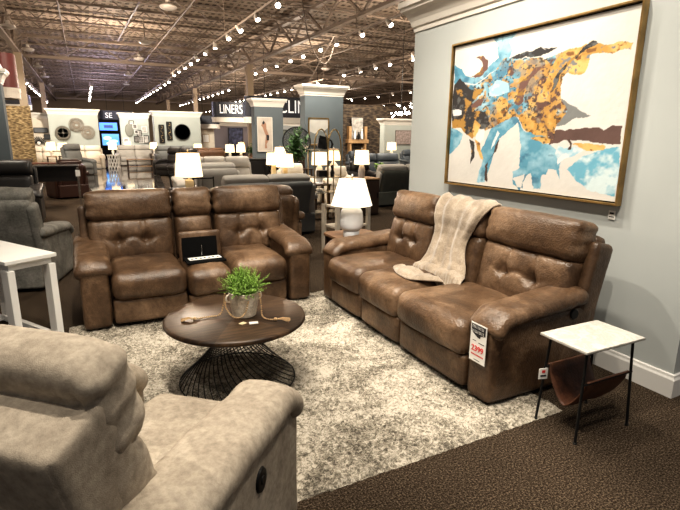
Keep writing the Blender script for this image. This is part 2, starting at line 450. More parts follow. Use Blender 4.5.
# ------------------------------------------------------------------ near display wall with crown and baseboard
struct('wall_right', MB().box((3.2+.11, 3.09, 1.36), (.22, 3.0, 2.72)), M_WALL)
CR = [(0, 0), (.012, .0), (.015, .035), (.03, .05), (.045, .10), (.085, .17), (.125, .20), (.13, .225), (.15, .235), (.15, .29), (0, .29)]
struct('trim_1', MB().rectsweep(3.2, 3.42, 1.59, 4.59, [(o*.92, 2.68+z) for o, z in CR]), M_TRIM)
BB = [(0, 0), (.022, 0), (.022, .12), (.014, .135), (.012, .15), (0, .155)]
struct('baseboard_right', MB().rectsweep(3.2, 3.42, 1.59, 4.59, BB), M_WHITE)

# ------------------------------------------------------------------ framed abstract painting
PAINT = json.loads('''[["blue",[[-0.008,0.867],[0.049,0.838],[0.083,0.785],[0.136,0.757],[0.206,0.761],[0.243,0.807],[0.306,0.84],[0.323,0.856],[0.31,0.944],[0.27,1.002],[0.34,1.033],[0.434,1.021],[0.424,1.001],[0.382,0.952],[0.404,0.9],[0.39,0.856],[0.322,0.794],[0.247,0.755],[0.168,0.713],[0.063,0.74],[0.01,0.606]]],["brown",[[0.161,0.905],[0.216,0.901],[0.253,0.856],[0.25,0.806],[0.206,0.761],[0.121,0.759],[0.19,0.789],[0.215,0.831],[0.205,0.871]]],["blue",[[-0.01,0.422],[0.105,0.364],[0.079,0.292],[-0.011,0.185]]],["blue",[[0.457,0.487],[0.512,0.376],[0.653,0.363],[0.628,0.309],[0.666,0.303],[0.73,0.243],[0.739,0.092],[0.722,0.146],[0.679,0.156],[0.671,0.112],[0.646,0.11],[0.641,0.022],[0.602,0.024],[0.587,0.118],[0.568,0.109],[0.55,0.085],[0.517,-0.011],[0.49,0.047],[0.467,0.06],[0.547,0.111],[0.539,0.067],[0.538,0.016],[0.478,0.02],[0.465,0.11],[0.51,0.139],[0.504,0.277],[0.489,0.376]]],["blue",[[0.445,0.488],[0.483,0.449],[0.417,0.382],[0.371,0.338],[0.351,0.272],[0.319,0.177],[0.283,0.023],[0.227,0.016],[0.242,0.102],[0.259,0.159],[0.245,0.241],[0.28,0.337],[0.313,0.416]]],["blueR",[[0.768,0.15],[0.831,0.235],[0.9,0.264],[0.987,0.298],[0.991,0.17],[0.988,0.02],[0.871,0.047],[0.813,0.087]]],["bluelt",[[0.701,0.303],[0.738,0.284],[0.793,0.292],[0.838,0.274],[0.787,0.239],[0.745,0.216],[0.724,0.187],[0.694,0.255]]],["brown2",[[0.659,0.379],[0.693,0.392],[0.762,0.391],[0.847,0.39],[0.886,0.402],[0.908,0.383],[0.943,0.407],[0.989,0.406],[0.99,0.31],[0.926,0.303],[0.876,0.308],[0.823,0.319],[0.734,0.331],[0.653,0.302]]],["goldp",[[0.775,0.309],[0.856,0.303],[0.931,0.293],[0.924,0.271],[0.87,0.263],[0.827,0.28]]],["gray",[[0.674,0.601],[0.748,0.529],[0.846,0.453],[0.761,0.45],[0.725,0.418],[0.68,0.406]]],["mix",[[0.005,0.684],[0.049,0.728],[0.168,0.707],[0.248,0.749],[0.322,0.794],[0.366,0.854],[0.438,0.841],[0.57,0.828],[0.611,0.815],[0.587,0.816],[0.683,0.83],[0.771,0.843],[0.82,0.868],[0.846,0.847],[0.85,0.812],[0.818,0.798],[0.811,0.75],[0.798,0.706],[0.768,0.7],[0.713,0.714],[0.691,0.69],[0.687,0.642],[0.698,0.575],[0.694,0.566],[0.733,0.51],[0.72,0.472],[0.685,0.419],[0.676,0.324],[0.629,0.302],[0.576,0.322],[0.548,0.336],[0.654,0.352],[0.581,0.351],[0.511,0.388],[0.469,0.474],[0.445,0.482],[0.351,0.428],[0.275,0.39],[0.203,0.432],[0.004,0.451]]],["gold",[[0.648,0.799],[0.683,0.83],[0.771,0.843],[0.82,0.863],[0.879,0.835],[0.932,0.838],[0.988,0.827],[0.987,0.798],[0.937,0.794],[0.908,0.781],[0.859,0.8],[0.818,0.798],[0.811,0.75],[0.798,0.706],[0.768,0.7],[0.713,0.714],[0.674,0.719],[0.66,0.667],[0.628,0.581],[0.595,0.607]]],["dark",[[-0.001,0.727],[0.046,0.77],[0.142,0.676],[0.24,0.679],[0.202,0.63],[0.162,0.594],[0.182,0.525],[0.28,0.506],[0.299,0.427],[0.301,0.442],[0.275,0.39],[0.22,0.391],[0.181,0.336],[0.119,0.371],[0.071,0.407],[0.007,0.408],[-0.004,0.624]]],["goldp",[[0.187,0.459],[0.239,0.417],[0.221,0.384],[0.196,0.336],[0.17,0.391]]],["slate",[[0.391,0.85],[0.48,0.879],[0.523,0.876],[0.559,0.891],[0.607,0.859],[0.571,0.88],[0.659,0.861],[0.584,0.838],[0.569,0.834],[0.483,0.844],[0.439,0.835]]],["dark",[[0.824,0.869],[0.846,0.85],[0.806,0.836],[0.758,0.8],[0.709,0.746],[0.675,0.708],[0.671,0.654],[0.654,0.623],[0.657,0.7],[0.691,0.749],[0.749,0.807],[0.792,0.849]]],["white",[[0.208,0.364],[0.268,0.397],[0.26,0.323],[0.234,0.302],[0.203,0.329]]],["white",[[0.006,0.545],[0.077,0.548],[0.082,0.512],[0.049,0.5],[0.017,0.508]]],["dark",[[0.155,0.336],[0.198,0.308],[0.199,0.197],[0.173,0.153],[0.173,0.252]]],["darkb",[[0.372,0.331],[0.362,0.259],[0.29,0.161],[0.303,0.032],[0.282,0.037],[0.28,0.147],[0.335,0.232],[0.351,0.298]]],["goldp",[[0.196,0.336],[0.234,0.295],[0.262,0.173],[0.243,0.186],[0.224,0.24]]],["darkb",[[0.745,0.331],[0.77,0.305],[0.756,0.271],[0.772,0.278],[0.778,0.309],[0.756,0.335]]],["brown",[[0.463,0.545],[0.439,0.559],[0.457,0.618],[0.462,0.69],[0.526,0.728],[0.554,0.769],[0.605,0.772],[0.538,0.715],[0.5,0.65],[0.496,0.567]]],["brown",[[0.15,0.568],[0.204,0.61],[0.239,0.601],[0.221,0.562],[0.16,0.533]]],["bluelt",[[0.267,0.676],[0.315,0.721],[0.391,0.698],[0.403,0.636],[0.337,0.611],[0.271,0.624]]],["whitep",[[0.354,0.389],[0.366,0.37],[0.337,0.285],[0.315,0.257],[0.328,0.311]]]]''')
def painting():
    root = thing('framed_painting', 'large blue, gold and brown abstract painting in a gold frame above the sofa', 'painting', (3.195, 2.995, 1.17))
    x = 3.195
    m = MB(); b0, b1, z0, z1, fw, d = -.91, .91, 0, 1.285, .016, .05
    for (yy, zz, dy, dz) in ((b0+fw/2, z1/2, fw, z1), (b1-fw/2, z1/2, fw, z1), (0, fw/2, b1-b0-2*fw, fw), (0, z1-fw/2, b1-b0-2*fw, fw)):
        m.box((-d/2-.006, yy, zz), (d, dy, dz))
    m.build('frame', M_GOLDF, root, bevel=.002)
    MB().box((-.012, 0, z1/2), (.02, b1-b0-2*fw, z1-2*fw)).build('backing', M_BLKF, root)
    nx, ny = 420, 300; Wp, Hp = b1-b0-.05, z1-.05
    U, V = np.meshgrid(np.linspace(0, 1, nx+1), np.linspace(0, 1, ny+1), indexing='ij')
    rng = np.random.RandomState(11)
    def fbm(sc, oct=4, seed=0):
        r = np.random.RandomState(seed); out = np.zeros_like(U); amp = 1; tot = 0
        for o in range(oct):
            g = int(sc*2**o)+3; G = r.rand(g, g)
            fx = U*(g-2); fy = V*(g-2)*.9; ix = fx.astype(int).clip(0, g-2); iy = fy.astype(int).clip(0, g-2)
            tx = fx-ix; ty = fy-iy; tx = tx*tx*(3-2*tx); ty = ty*ty*(3-2*ty)
            out += amp*((G[ix, iy]*(1-tx)+G[ix+1, iy]*tx)*(1-ty)+(G[ix, iy+1]*(1-tx)+G[ix+1, iy+1]*tx)*ty); tot += amp; amp *= .55
        return out/tot
    n1, n2, n3, n4, n5 = fbm(6, 5, 1), fbm(6, 5, 2), fbm(9, 5, 3), fbm(14, 5, 4), fbm(40, 3, 5)
    n6 = fbm(7, 5, 9)
    Uw = U+(n1-.5)*.028+(n5-.5)*.012; Vw = V+(n2-.5)*.035+(fbm(40, 3, 6)-.5)*.014
    def inside(poly):
        r = np.zeros(U.shape, bool); k = len(poly)
        for i in range(k):
            x1, y1 = poly[i]; x2, y2 = poly[(i+1) % k]
            if y1 == y2: continue
            c = (Vw > min(y1, y2)) & (Vw <= max(y1, y2)); xi = x1+(Vw-y1)*(x2-x1)/(y2-y1)
            r ^= c & (Uw < xi)
        return r
    c_ = lambda *a: np.array(a)
    col = np.ones(U.shape+(3,))*c_(.66, .645, .61)
    col *= (.92+.16*fbm(10, 5, 21))[..., None]
    blue, bluel, gold, brown, dark, gray = c_(.10, .30, .42), c_(.36, .58, .68), c_(.52, .29, .07), c_(.13, .07, .055), c_(.035, .032, .033), c_(.20, .21, .21)
    mixc = lambda a, b, t: a*(1-t[..., None])+b*t[..., None]
    st = lambda x, lo, hi: np.clip((x-lo)/(hi-lo), 0, 1)
    full = np.ones(U.shape+(3,))
    B = mixc(full*blue, full*bluel, st(n3, .42, .68)); B = mixc(B, full*c_(.05, .16, .25), st(.45-n4, 0, .1)*.7)
    G = mixc(full*gold, full*c_(.72, .47, .17), st(n4, .4, .65)); G = mixc(G, full*c_(.22, .10, .03), st(.42-n5, 0, .12))
    MX = mixc(G, B, st(n6+.25*(n3-.5), .5, .56)); MX = mixc(MX, full*gray, st(n1-.1*n5, .52, .58)*.65)
    MX = mixc(MX, full*brown, st(n2, .60, .64)); MX = mixc(MX, full*dark, st(n4+.5*(n5-.5), .64, .68)); MX = mixc(MX, G, st(n5, .54, .58)*.8); MX = mixc(MX, full*dark, st(fbm(70, 2, 33), .66, .7)*.8)
    DK = mixc(full*dark, full*gray*.6, st(n5, .55, .7)); DK = mixc(DK, full*gold*.8, st(n4+.4*(n5-.5), .56, .63))
    cols = {'blue': B, 'bluelt': mixc(full*bluel, full*.75, st(n4, .45, .6)), 'blueR': mixc(full*c_(.16, .42, .55), full*c_(.62, .74, .76), st(n3+.3*(n5-.5), .48, .66)), 'brown': mixc(full*c_(.16, .085, .07), full*gold*.6, st(n5, .6, .7)),
            'brown2': full*c_(.12, .07, .06)*(.8+.5*n3)[..., None], 'goldp': G, 'gold': mixc(G, full*gray, st(n5, .63, .7)), 'gray': mixc(full*gray, G, st(n4, .56, .62)), 'mix': MX, 'dark': DK, 'slate': mixc(full*c_(.09, .11, .12), full*dark, st(n4, .45, .55)),
            'darkb': full*c_(.07, .04, .03), 'white': full*.72, 'whitep': full*c_(.62, .70, .72)}
    for nme, poly in PAINT:
        mk = inside(poly); col[mk] = cols[nme][mk]
    P = np.stack([np.full(U.shape, -.030)-.0, (.5-U)*Wp, .025+V*Hp], -1).reshape(-1, 3)
    i, j = np.meshgrid(np.arange(nx), np.arange(ny), indexing='ij'); a = (i*(ny+1)+j).ravel()
    f = np.stack([a, a+1, a+ny+2, a+ny+1], -1)
    me = bpy.data.meshes.new('canvas'); me.from_pydata(P.tolist(), [], f.tolist()); me.update()
    at = me.color_attributes.new('paint', 'FLOAT_COLOR', 'POINT')
    at.data.foreach_set('color', np.concatenate([col.reshape(-1, 3), np.ones((col.shape[0]*col.shape[1], 1))], 1).astype(np.float32).ravel())
    mt, nt, b = newmat('oil paint'); an = N(nt, 'ShaderNodeAttribute'); an.attribute_name = 'paint'
    nt.links.new(an.outputs['Color'], b.inputs['Base Color']); b.inputs['Roughness'].default_value = .6
    tc = N(nt, 'ShaderNodeTexCoord'); nn_ = N(nt, 'ShaderNodeTexNoise', Scale=25.0, Detail=6.0); nt.links.new(tc.outputs['Object'], nn_.inputs['Vector'])
    bp = N(nt, 'ShaderNodeBump', Strength=.25, Distance=.01); nt.links.new(nn_.outputs['Fac'], bp.inputs['Height']); nt.links.new(bp.outputs[0], b.inputs['Normal'])
    me.materials.append(mt); o = bpy.data.objects.new('canvas', me); C.objects.link(o); o.parent = root
painting()
t = thing('price_tag', 'small white price tag stuck on the wall below the painting corner', 'tag', (3.193, 2.145, 1.10))
MB().box((0, 0, 0), (.004, .05, .06)).build('card', M_PAPER, t)
m = MB(); m.box((-.003, 0, .012), (.001, .03, .012)); m.box((-.003, 0, -.012), (.001, .035, .006)); m.build('print', M_INK, t)

# ------------------------------------------------------------------ main seating
LOVE = make_sofa('reclining_loveseat', 'brown leather reclining loveseat with an open centre console, behind the coffee table', 'loveseat',
    (-.165, 4.31, .012), R(.4), .25, [(.245, .86), (.865, 1.26, -.045), (1.265, 1.80)], [(.11, .865), (.885, 1.255), (1.275, 2.0)], M_BROWN, 2.07, D=1.02, H=1.075, armh=.60, seat_h=.475, tilt=10)
# open console on the loveseat
cm = T((1.07, .44, .375)) @ RX(R(-5))
lid = MB().soft((.40, .075, .335), (0, .0, .165), .025, (14, 6, 12), None, cm).build('console_lid', M_BROWN, LOVE, smooth=True)
MB().soft((.335, .02, .265), (-.01, -.032, .145), .008, (4, 3, 4), None, cm).build('lid_lining', M_BLKF, lid)
m = MB()
m.box((1.07, .27, .462), (.36, .24, .014)); m.build('console_bin', M_BLKF, LOVE, bevel=.003)
m = MB(); m.tube([(1.07, .38, .47), (1.07, .375, .58)], .004, 6); m.build('lid_hinge', M_CHROME, LOVE)
t = thing('paper_leaflet', 'white printed leaflet lying across the open loveseat console', 'leaflet', (.91, 4.31+.30, .484))
MB().box((0, 0, 0), (.30, .10, .003), RZ(R(3))).build('sheet', M_PAPER, t)
m = MB()
for i in range(7): m.box((-.12+.04*i, -.01+.012*(i % 2), .002), (.02, .03, .001), RZ(R(3)))
m.build('print', M_INK, t)

SOFA = make_sofa('reclining_sofa', 'brown leather three seat reclining sofa along the wall under the painting', 'sofa',
    (2.01, 4.385, .012), R(-90.3), .235, [(.235, .83), (.835, 1.43), (1.435, 2.19)], [(.19, .86), (.88, 1.50), (1.52, 2.34)], M_BROWN, 2.42, D=1.06, H=1.07, armback=.77, armh=.585, seat_h=.475, tilt=13)
m = MB().lathe([(.0, .004), (.03, .004), (.034, 0), (.034, -.01)], 20, T((2.412, .70, .50)) @ RY(R(90)))
m.build('power_button', M_BLACK, SOFA, smooth='angle')

BEIGE = make_sofa('recliner', 'beige microsuede power recliner seen from behind in the left foreground', 'recliner',
    (.70, 1.69, .012), R(138), .225, [(.225, .715)], [(.165, .80)], M_BEIGE, .945, D=1.06, H=1.09, armh=.655, seat_h=.47, tilt=15, q=1.3, tufts=False, head_h=.29, wing_d=.27, wing_top=.15, groove=True, wing_in=.035, slope=.03)
m = MB().lathe([(.0, .008), (.012, .009), (.014, .005), (.022, .006), (.034, .004), (.038, -.004)], 28, T((.012, .40, .46)) @ RY(R(-90)) @ Matrix.Scale(1.25, 4, (1, 0, 0)))
m.build('power_button', M_BLACK, BEIGE, smooth='angle')

# price card on the sofa arm
pc = thing('price_card', 'white price card reading 2399 in red on the sofa arm', 'sign', (2.00, 2.08, .40), 0)
MC = T((0, 0, 0))
MB().box((0, 0, 0), (.135, .003, .245)).build('card', M_PAPER, pc)
m = MB()
rr = random.Random(5)
top = [(-.06, .115), (.06, .115), (.06, .062), (.04, .058), (.02, .052), (.018, .035), (-.005, .038), (-.02, .045), (-.045, .058), (-.06, .07)]
m.add([(x, -.003, z) for x, z in top], [tuple(range(len(top)))])
m.build('banner_print', M_INK, pc)
m = MB()
for r_ in range(2):
    for i in range(9):
        x = -.052+i*.0115; z = .100-r_*.028
        m.box((x+.003, -.0045, z), (.0022, .001, .018)); 
        if rr.random() < .7: m.box((x+.005, -.0045, z+rr.choice((-.007, 0, .007))), (.006, .001, .003))
m.build('banner_text', M_PAPER, pc)
text('2399', M_RED, pc, T((0, -.003, -.038)) @ RX(R(90)), .052, 'price_lettering')
m = MB()
for z, w, s in ((.012, .03, -.03), (.006, .05, .03)): m.box((s, -.0025, z), (w, .001, .004))
m.box((0, -.0025, -.108), (.05, .001, .003))
m.build('small_print', M_INK, pc)
m = MB()
for i in range(10): m.box((-.048+i*.0106, -.0025, -.077), (.0075, .001, .009))
m.build('red_print', M_RED, pc)
pc.rotation_euler = (0, 0, R(-90.3))

# ------------------------------------------------------------------ throw blanket
def throw():
    prof = [(3.02, .78), (3.0, .92), (2.955, 1.03), (2.90, 1.085), (2.83, 1.10), (2.765, 1.08), (2.72, 1.02), (2.70, .95), (2.71, .88), (2.695, .80), (2.66, .70), (2.62, .60), (2.565, .53), (2.48, .507), (2.38, .512), (2.27, .512), (2.17, .505)]
    # arc length resample
    P = [Vector((a, 0, b)) for a, b in prof]; S = [0]
    for i in range(1, len(P)): S.append(S[-1]+(P[i]-P[i-1]).length)
    L = S[-1]
    def at(s):
        s = max(0, min(L-1e-5, s))
        for i in range(1, len(S)):
            if S[i] >= s:
                f = (s-S[i-1])/(S[i]-S[i-1]); return P[i-1].lerp(P[i], f)
    nu, nv = 90, 60; vs = []; fs = []
    for i in range(nu+1):
        for j in range(nv+1):
            t = j/nv
            s_end = L*(.885+.115*math.sin(math.pi*(t*.9+.15))) - .0*t
            if t > .55: s_end -= (t-.55)*.22
            s = s_end*i/nu; f = s/L
            p = at(s); q = at(min(L, s+.01)); q0 = at(max(0, s-.01)); tg = (q-q0); tg.normalize()
            nr = Vector((-tg.z, 0, tg.x));  nr = nr if nr.x < 0 or nr.z > .2 else -nr
            # y: left edge (far) and right edge (near)
            yl = 3.51 - .08*min(1, f/.55) + (.02*math.sin(f*9))
            if f > .75: yl -= .02*(f-.75)/.25
            yr = 2.79 + .20*math.exp(-((f-.55)/.17)**2) - (.05*max(0, f-.75)/.25)
            y = yl+(yr-yl)*t
            amp = .020+.012*f
            fold = math.sin(t*17+2.2*f+1.2*math.sin(t*5))*.6+math.sin(t*31-4*f)*.3
            off = .012+amp*(.6+fold*.6)*(.35+.65*min(1, f/.25))+.008*noise.noise(Vector((y*9, s*9, 3)))
            edge = min(t, 1-t, (1-i/nu)*2)/.05
            if edge < 1: off = off*edge+ .010*(1-edge)
            p = p+nr*(off+.004)
            vs.append((p.x, y, p.z))
    for i in range(nu):
        for j in range(nv):
            a = i*(nv+1)+j; fs.append((a, a+1, a+nv+2, a+nv+1))
    m = leather('cream plush', (.25, .20, .15), (.36, .295, .225), (.48, .405, .325), rough=.95, scale=9, bump=.5, fine=150, spec=.1)
    m.node_tree.nodes['Principled BSDF'].inputs['Sheen Weight'].default_value = .5
    o = MB().add(vs, fs).build('throw_blanket', m, smooth=True)
    so = o.modifiers.new('s', 'SOLIDIFY'); so.thickness = .016; so.offset = 0
    su = o.modifiers.new('u', 'SUBSURF'); su.levels = su.render_levels = 1
    tag(o, 'cream plush throw blanket draped over the middle back and seat of the sofa', 'blanket')
throw()

# ------------------------------------------------------------------ round coffee table
def coffee_table():
    root = thing('coffee_table', 'round dark wood coffee table on a twisted black wire base', 'table', (.775, 3.02, .014))
    m, nt, b = newmat('stained parquet top'); tc = N(nt, 'ShaderNodeTexCoord')
    mp = N(nt, 'ShaderNodeMapping'); mp.inputs['Scale'].default_value = (1.5, 22, 1); mp.inputs['Rotation'].default_value = (0, 0, R(-28)); nt.links.new(tc.outputs['Object'], mp.inputs[0])
    n1 = N(nt, 'ShaderNodeTexNoise', Scale=2.5, Detail=8.0, Roughness=.7, Distortion=.8); nt.links.new(mp.outputs[0], n1.inputs[0])
    g = N(nt, 'ShaderNodeTexGradient', gradient_type='RADIAL'); nt.links.new(tc.outputs['Object'], g.inputs[0])
    mu = N(nt, 'ShaderNodeMath', operation='MULTIPLY'); mu.inputs[1].default_value = 12; nt.links.new(g.outputs['Fac'], mu.inputs[0])
    fr = N(nt, 'ShaderNodeMath', operation='FLOOR'); nt.links.new(mu.outputs[0], fr.inputs[0])
    wn = N(nt, 'ShaderNodeTexWhiteNoise', noise_dimensions='1D'); nt.links.new(fr.outputs[0], wn.inputs['W'])
    ad = N(nt, 'ShaderNodeMath', operation='MULTIPLY_ADD'); ad.inputs[1].default_value = .18; nt.links.new(wn.outputs['Value'], ad.inputs[0]); nt.links.new(n1.outputs['Fac'], ad.inputs[2])
    r = ramp(nt, [(.38, (.009, .005, .003)), (.56, (.030, .017, .009)), (.80, (.105, .062, .033))], ad.outputs[0])
    nt.links.new(r.outputs[0], b.inputs['Base Color']); b.inputs['Roughness'].default_value = .36
    bp = N(nt, 'ShaderNodeBump', Strength=.15, Distance=.004); nt.links.new(n1.outputs['Fac'], bp.inputs['Height']); nt.links.new(bp.outputs[0], b.inputs['Normal'])
    MB().lathe([(.0, .412), (.425, .412), (.445, .418), (.455, .428), (.455, .442), (.450, .449), (.440, .452), (0, .452)], 96).build('table_top', m, root, smooth='angle')
    mb = MB(); nw = 40
    for k in range(nw):
        a0 = TAU*k/nw; pts = []
        for i in range(13):
            t = i/12
            # bell: wide ring at the floor, narrow waist, small flare under the top
            z = .012+.385*t
            r_ = .105+.275*(1-t/.86)**1.35 if t < .86 else .105+.075*((t-.86)/.14)
            an = a0-R(75)*t
            pts.append((r_*math.cos(an), r_*math.sin(an), z))
        mb.tube(pts, .0036, 5)
    ring = lambda r_, z, w: mb.tube([(r_*math.cos(TAU*i/64), r_*math.sin(TAU*i/64), z) for i in range(64)], w, 6, closed=True)
    ring(.38, .008, .005); ring(.18, .400, .005)
    mb.build('wire_base', M_BLACK, root, smooth=True)
    return root
coffee_table()
# potted fern with bead garland
PT = Vector((.825, 2.99, .466))
pot = thing('potted_fern', 'feathery green plant in a cream pot on the coffee table', 'plant', PT)
m = leather('aged cream pot', (.55, .46, .34), (.74, .66, .54), (.86, .80, .70), rough=.7, scale=9, bump=.5, fine=40, spec=.3)
MB().lathe([(.0, 0), (.066, 0), (.076, .006), (.090, .08), (.098, .155), (.100, .165), (.093, .165), (.088, .13), (0, .13)], 40).build('pot', m, pot, smooth='angle')
for s in (-1, 1):
    MB().tube([(s*(.094+.022*math.sin(a)), 0, .125+.026*math.cos(a)) for a in [math.pi*i/10 for i in range(11)]], .006, 8).build('pot_handle', m, pot, smooth=True)
MB().lathe([(0, .128), (.08, .135), (.088, .132)], 24).build('soil', plain('soil', (.03, .02, .01), .9), pot)
mb = MB(); rr = random.Random(9)
for k in range(330):
    a = rr.random()*TAU; el = rr.uniform(.12, 1.0)**.8; L = rr.uniform(.11, .20)
    lean = 1-el
    base = Vector((rr.gauss(0, .03), rr.gauss(0, .03), .135))
    d = Vector((math.cos(a)*lean*1.0, math.sin(a)*lean*1.0, .45+el*.75)).normalized()
    pts = []
    for i in range(6):
        t = i/5; pts.append(base+d*L*t+Vector((math.cos(a), math.sin(a), 0))*.05*lean*t*t+Vector((0, 0, -.055*lean*t*t)))
    mb.tube(pts, .0011, 3, cap=False)
    for i in range(2, 26):
        t = i/25; j = min(4, int(t*5)); p = pts[j].lerp(pts[j+1], t*5-j)
        sd_ = Vector((rr.gauss(0, 1), rr.gauss(0, 1), rr.gauss(.3, .7))).normalized(); l = .019*(1.15-t*.6); w = sd_.cross(d).normalized()*.0028
        mb.add([tuple(p), tuple(p+sd_*l*.5+w), tuple(p+sd_*l), tuple(p+sd_*l*.5-w)], [(0, 1, 2, 3)])
mb.build('foliage', M_LEAF, pot)
def rope(pts, r, name, parent, sub=14):
    # catmull-rom
    P = [Vector(p) for p in pts]; out = []
    for i in range(len(P)-1):
        p0 = P[max(0, i-1)]; p1 = P[i]; p2 = P[i+1]; p3 = P[min(len(P)-1, i+2)]
        for k in range(sub):
            t = k/sub; out.append(.5*((2*p1)+(-p0+p2)*t+(2*p0-5*p1+4*p2-p3)*t*t+(-p0+3*p1-3*p2+p3)*t**3))
    out.append(P[-1])
    dl = 0; bd = []; last = out[0]; bd.append(last)
    for p in out[1:]:
        if (p-last).length > r*1.7: bd.append(p); last = p
    mb = MB()
    for p in bd: mb.lathe([(0, -r), (r*.75, -r*.6), (r, 0), (r*.75, r*.6), (0, r)], 8, T(p))
    return mb.build(name, M_ROPE, parent, smooth=True)
gar = thing('bead_garland', 'tan wooden bead garland with tassels draped around the cream pot', 'garland', (PT.x, PT.y, PT.z))
f27 = Matrix.Rotation(R(-27), 3, 'Z')
def cp(x, y, z): v = f27 @ Vector((x, y, z)); return tuple(v)
rope([cp(-.108, -.02, .14), cp(-.105, -.07, .085), cp(-.055, -.115, .035), cp(0, -.128, .03), cp(.035, -.12, .07), cp(.05, -.108, .13)], .0062, 'bead_loop', gar)
rope([cp(-.118, -.02, .15), cp(-.128, -.03, .08), cp(-.15, -.05, .02), cp(-.22, -.06, .008), cp(-.29, -.10, .008)], .0062, 'bead_strand', gar)
rope([cp(.108, -.02, .15), cp(.118, -.035, .08), cp(.125, -.055, .02), cp(.16, -.09, .008), cp(.21, -.10, .008)], .0062, 'bead_strand', gar)
def tassel(p, a, L):
    mb = MB(); rr = random.Random(3)
    mb.lathe([(0, -.012), (.010, -.006), (.012, 0), (.009, .012), (0, .014)], 10, T(p) @ RZ(a) @ RY(R(90)))
    for i in range(34):
        s = rr.gauss(0, .17); q = Vector(p); e = q+Vector((math.cos(a+s)*L, math.sin(a+s)*L, 0)); e.z = .003+rr.random()*.008
        mid = (q+e)/2+Vector((0, 0, .008)); mb.tube([q, mid, e], .0016, 4)
    mb.build('tassel', M_ROPE, gar)
tassel(cp(-.295, -.105, .012), R(-27+200), .085)
tassel(cp(.215, -.10, .012), R(-27+2), .095)
for i, (x, y, a, mt, w, lb) in enumerate(((.02, -.155, 30, 'yellowish', .042, 'small cream square tag on the coffee table in front of the pot'), (.085, -.145, -10, 'white', .055, 'small white oblong tag on the coffee table right of the pot'))):
    v = cp(x, y, 0)
    t = MB().box((0, 0, 0), (w, .034, .003)); t = t.build('paper_tag', plain('cream tag', (.72, .62, .40), .7) if i == 0 else M_PAPER, None, loc=(PT.x+v[0], PT.y+v[1], PT.z+.0025), rz=R(a))
    tag(t, lb, 'tag')

# ------------------------------------------------------------------ marble side table with leather sling
def marble_table():
    root = thing('side_table', 'white marble top side table with black metal legs beside the sofa', 'table', (2.425, 1.645, 0), R(-1))
    m, nt, b = newmat('white marble'); tc = N(nt, 'ShaderNodeTexCoord')
    n1 = N(nt, 'ShaderNodeTexNoise', Scale=6.0, Detail=8.0, Roughness=.65, Distortion=2.5); nt.links.new(tc.outputs['Object'], n1.inputs[0])
    r = ramp(nt, [(.42, (.62, .60, .55)), (.5, (.48, .455, .41)), (.56, (.64, .62, .57))], n1.outputs['Fac']); nt.links.new(r.outputs[0], b.inputs['Base Color']); b.inputs['Roughness'].default_value = .3
    MB().soft((.475, .305, .018), (0, 0, .535), .006, (3, 3, 3)).build('table_top', m, root, smooth='angle')
    legs = {}
    for sx in (-1, 1):
        for sy in (-1, 1):
            a = (sx*.185, sy*.115, .527); c = (sx*.215, sy*.135, .004)
            mb = MB().tube([a, c], .0075, 10).lathe([(.011, 0), (.011, .008), (.007, .01)], 10, T((c[0], c[1], 0)))
            mb.build('leg', M_BLACK, root, smooth='angle'); legs[sx, sy] = (Vector(a), Vector(c))
    mb = MB()
    mb.rectsweep(-.19, .19, -.12, .12, [(0, .512), (.008, .512), (.008, .526), (0, .526)])
    for sy in (-1, 1):
        y = sy*.124; mb.tube([(-.203, y, .335), (.203, y, .335)], .0055, 8)
    mb.build('frame', M_BLACK, root)
    # sling
    vs = []; fs = []; n = 26; k = 10
    for i in range(n+1):
        t = i/n; y = -.132+.264*t; z = .345-.20*(1-abs(2*t-1)**1.6)
        if t < .06 or t > .94: z = .345-.0*t; 
        for j in range(k+1):
            x = -.17+.34*j/k; vs.append((x, y, z+.006*math.sin(j*1.3+t*4)*math.sin(math.pi*t)))
    for i in range(n):
        for j in range(k): a = i*(k+1)+j; fs.append((a, a+1, a+k+2, a+k+1))
    ml = leather('chestnut leather', (.05, .02, .01), (.10, .040, .02), (.17, .075, .036), rough=.5, scale=6, bump=.2)
    o = MB().add(vs, fs).build('leather_sling', ml, root, smooth=True); so = o.modifiers.new('s', 'SOLIDIFY'); so.thickness = .006; so.offset = 0
    return root
marble_table()
t = thing('price_tag', 'white price tag hanging on the front left leg of the marble side table', 'tag', (2.205, 1.49, .335), R(-27+10))
MB().box((0, 0, 0), (.055, .003, .065)).build('card', M_PAPER, t)
m = MB(); m.box((0, -.003, .014), (.02, .001, .016)); m.build('red_print', M_RED, t)
m = MB(); m.box((0, -.003, -.012), (.035, .001, .01)); m.build('print', M_INK, t)
t.location = (2.21, 1.765, .30)

# ------------------------------------------------------------------ lamp and its table, far end of sofa
def end_table():
    root = thing('end_table', 'brown wood end table under the white lamp at the far sofa arm', 'table', (2.52, 4.64, 0), 0)
    mt = leather('walnut top', (.10, .05, .025), (.20, .11, .06), (.30, .18, .10), rough=.4, scale=5, bump=.1)
    poly = [(-.27, -.20), (.20, -.24), (.27, -.18), (.27, .18), (.20, .24), (-.20, .24), (-.27, .18)]
    vs = [(x, y, .555) for x, y in poly]+[(x, y, .585) for x, y in poly]; k = len(poly)
    MB().add(vs, [tuple(range(k))[::-1], tuple(range(k, 2*k))]+[(i, (i+1) % k, k+(i+1) % k, k+i) for i in range(k)]).build('table_top', mt, root, bevel=.004)
    for sx in (-1, 1):
        for sy in (-1, 1):
            MB().bar((sx*.235, sy*.17, 0), (sx*.235, sy*.17, .556), .03).build('leg', M_DKWOOD, root)
    MB().box((0, 0, .15), (.44, .34, .02)).build('shelf', M_DKWOOD, root)
    MB().rectsweep(-.22, .22, -.16, .16, [(0, .49), (.012, .49), (.012, .556), (0, .556)]).build('apron', M_DKWOOD, root)
end_table()
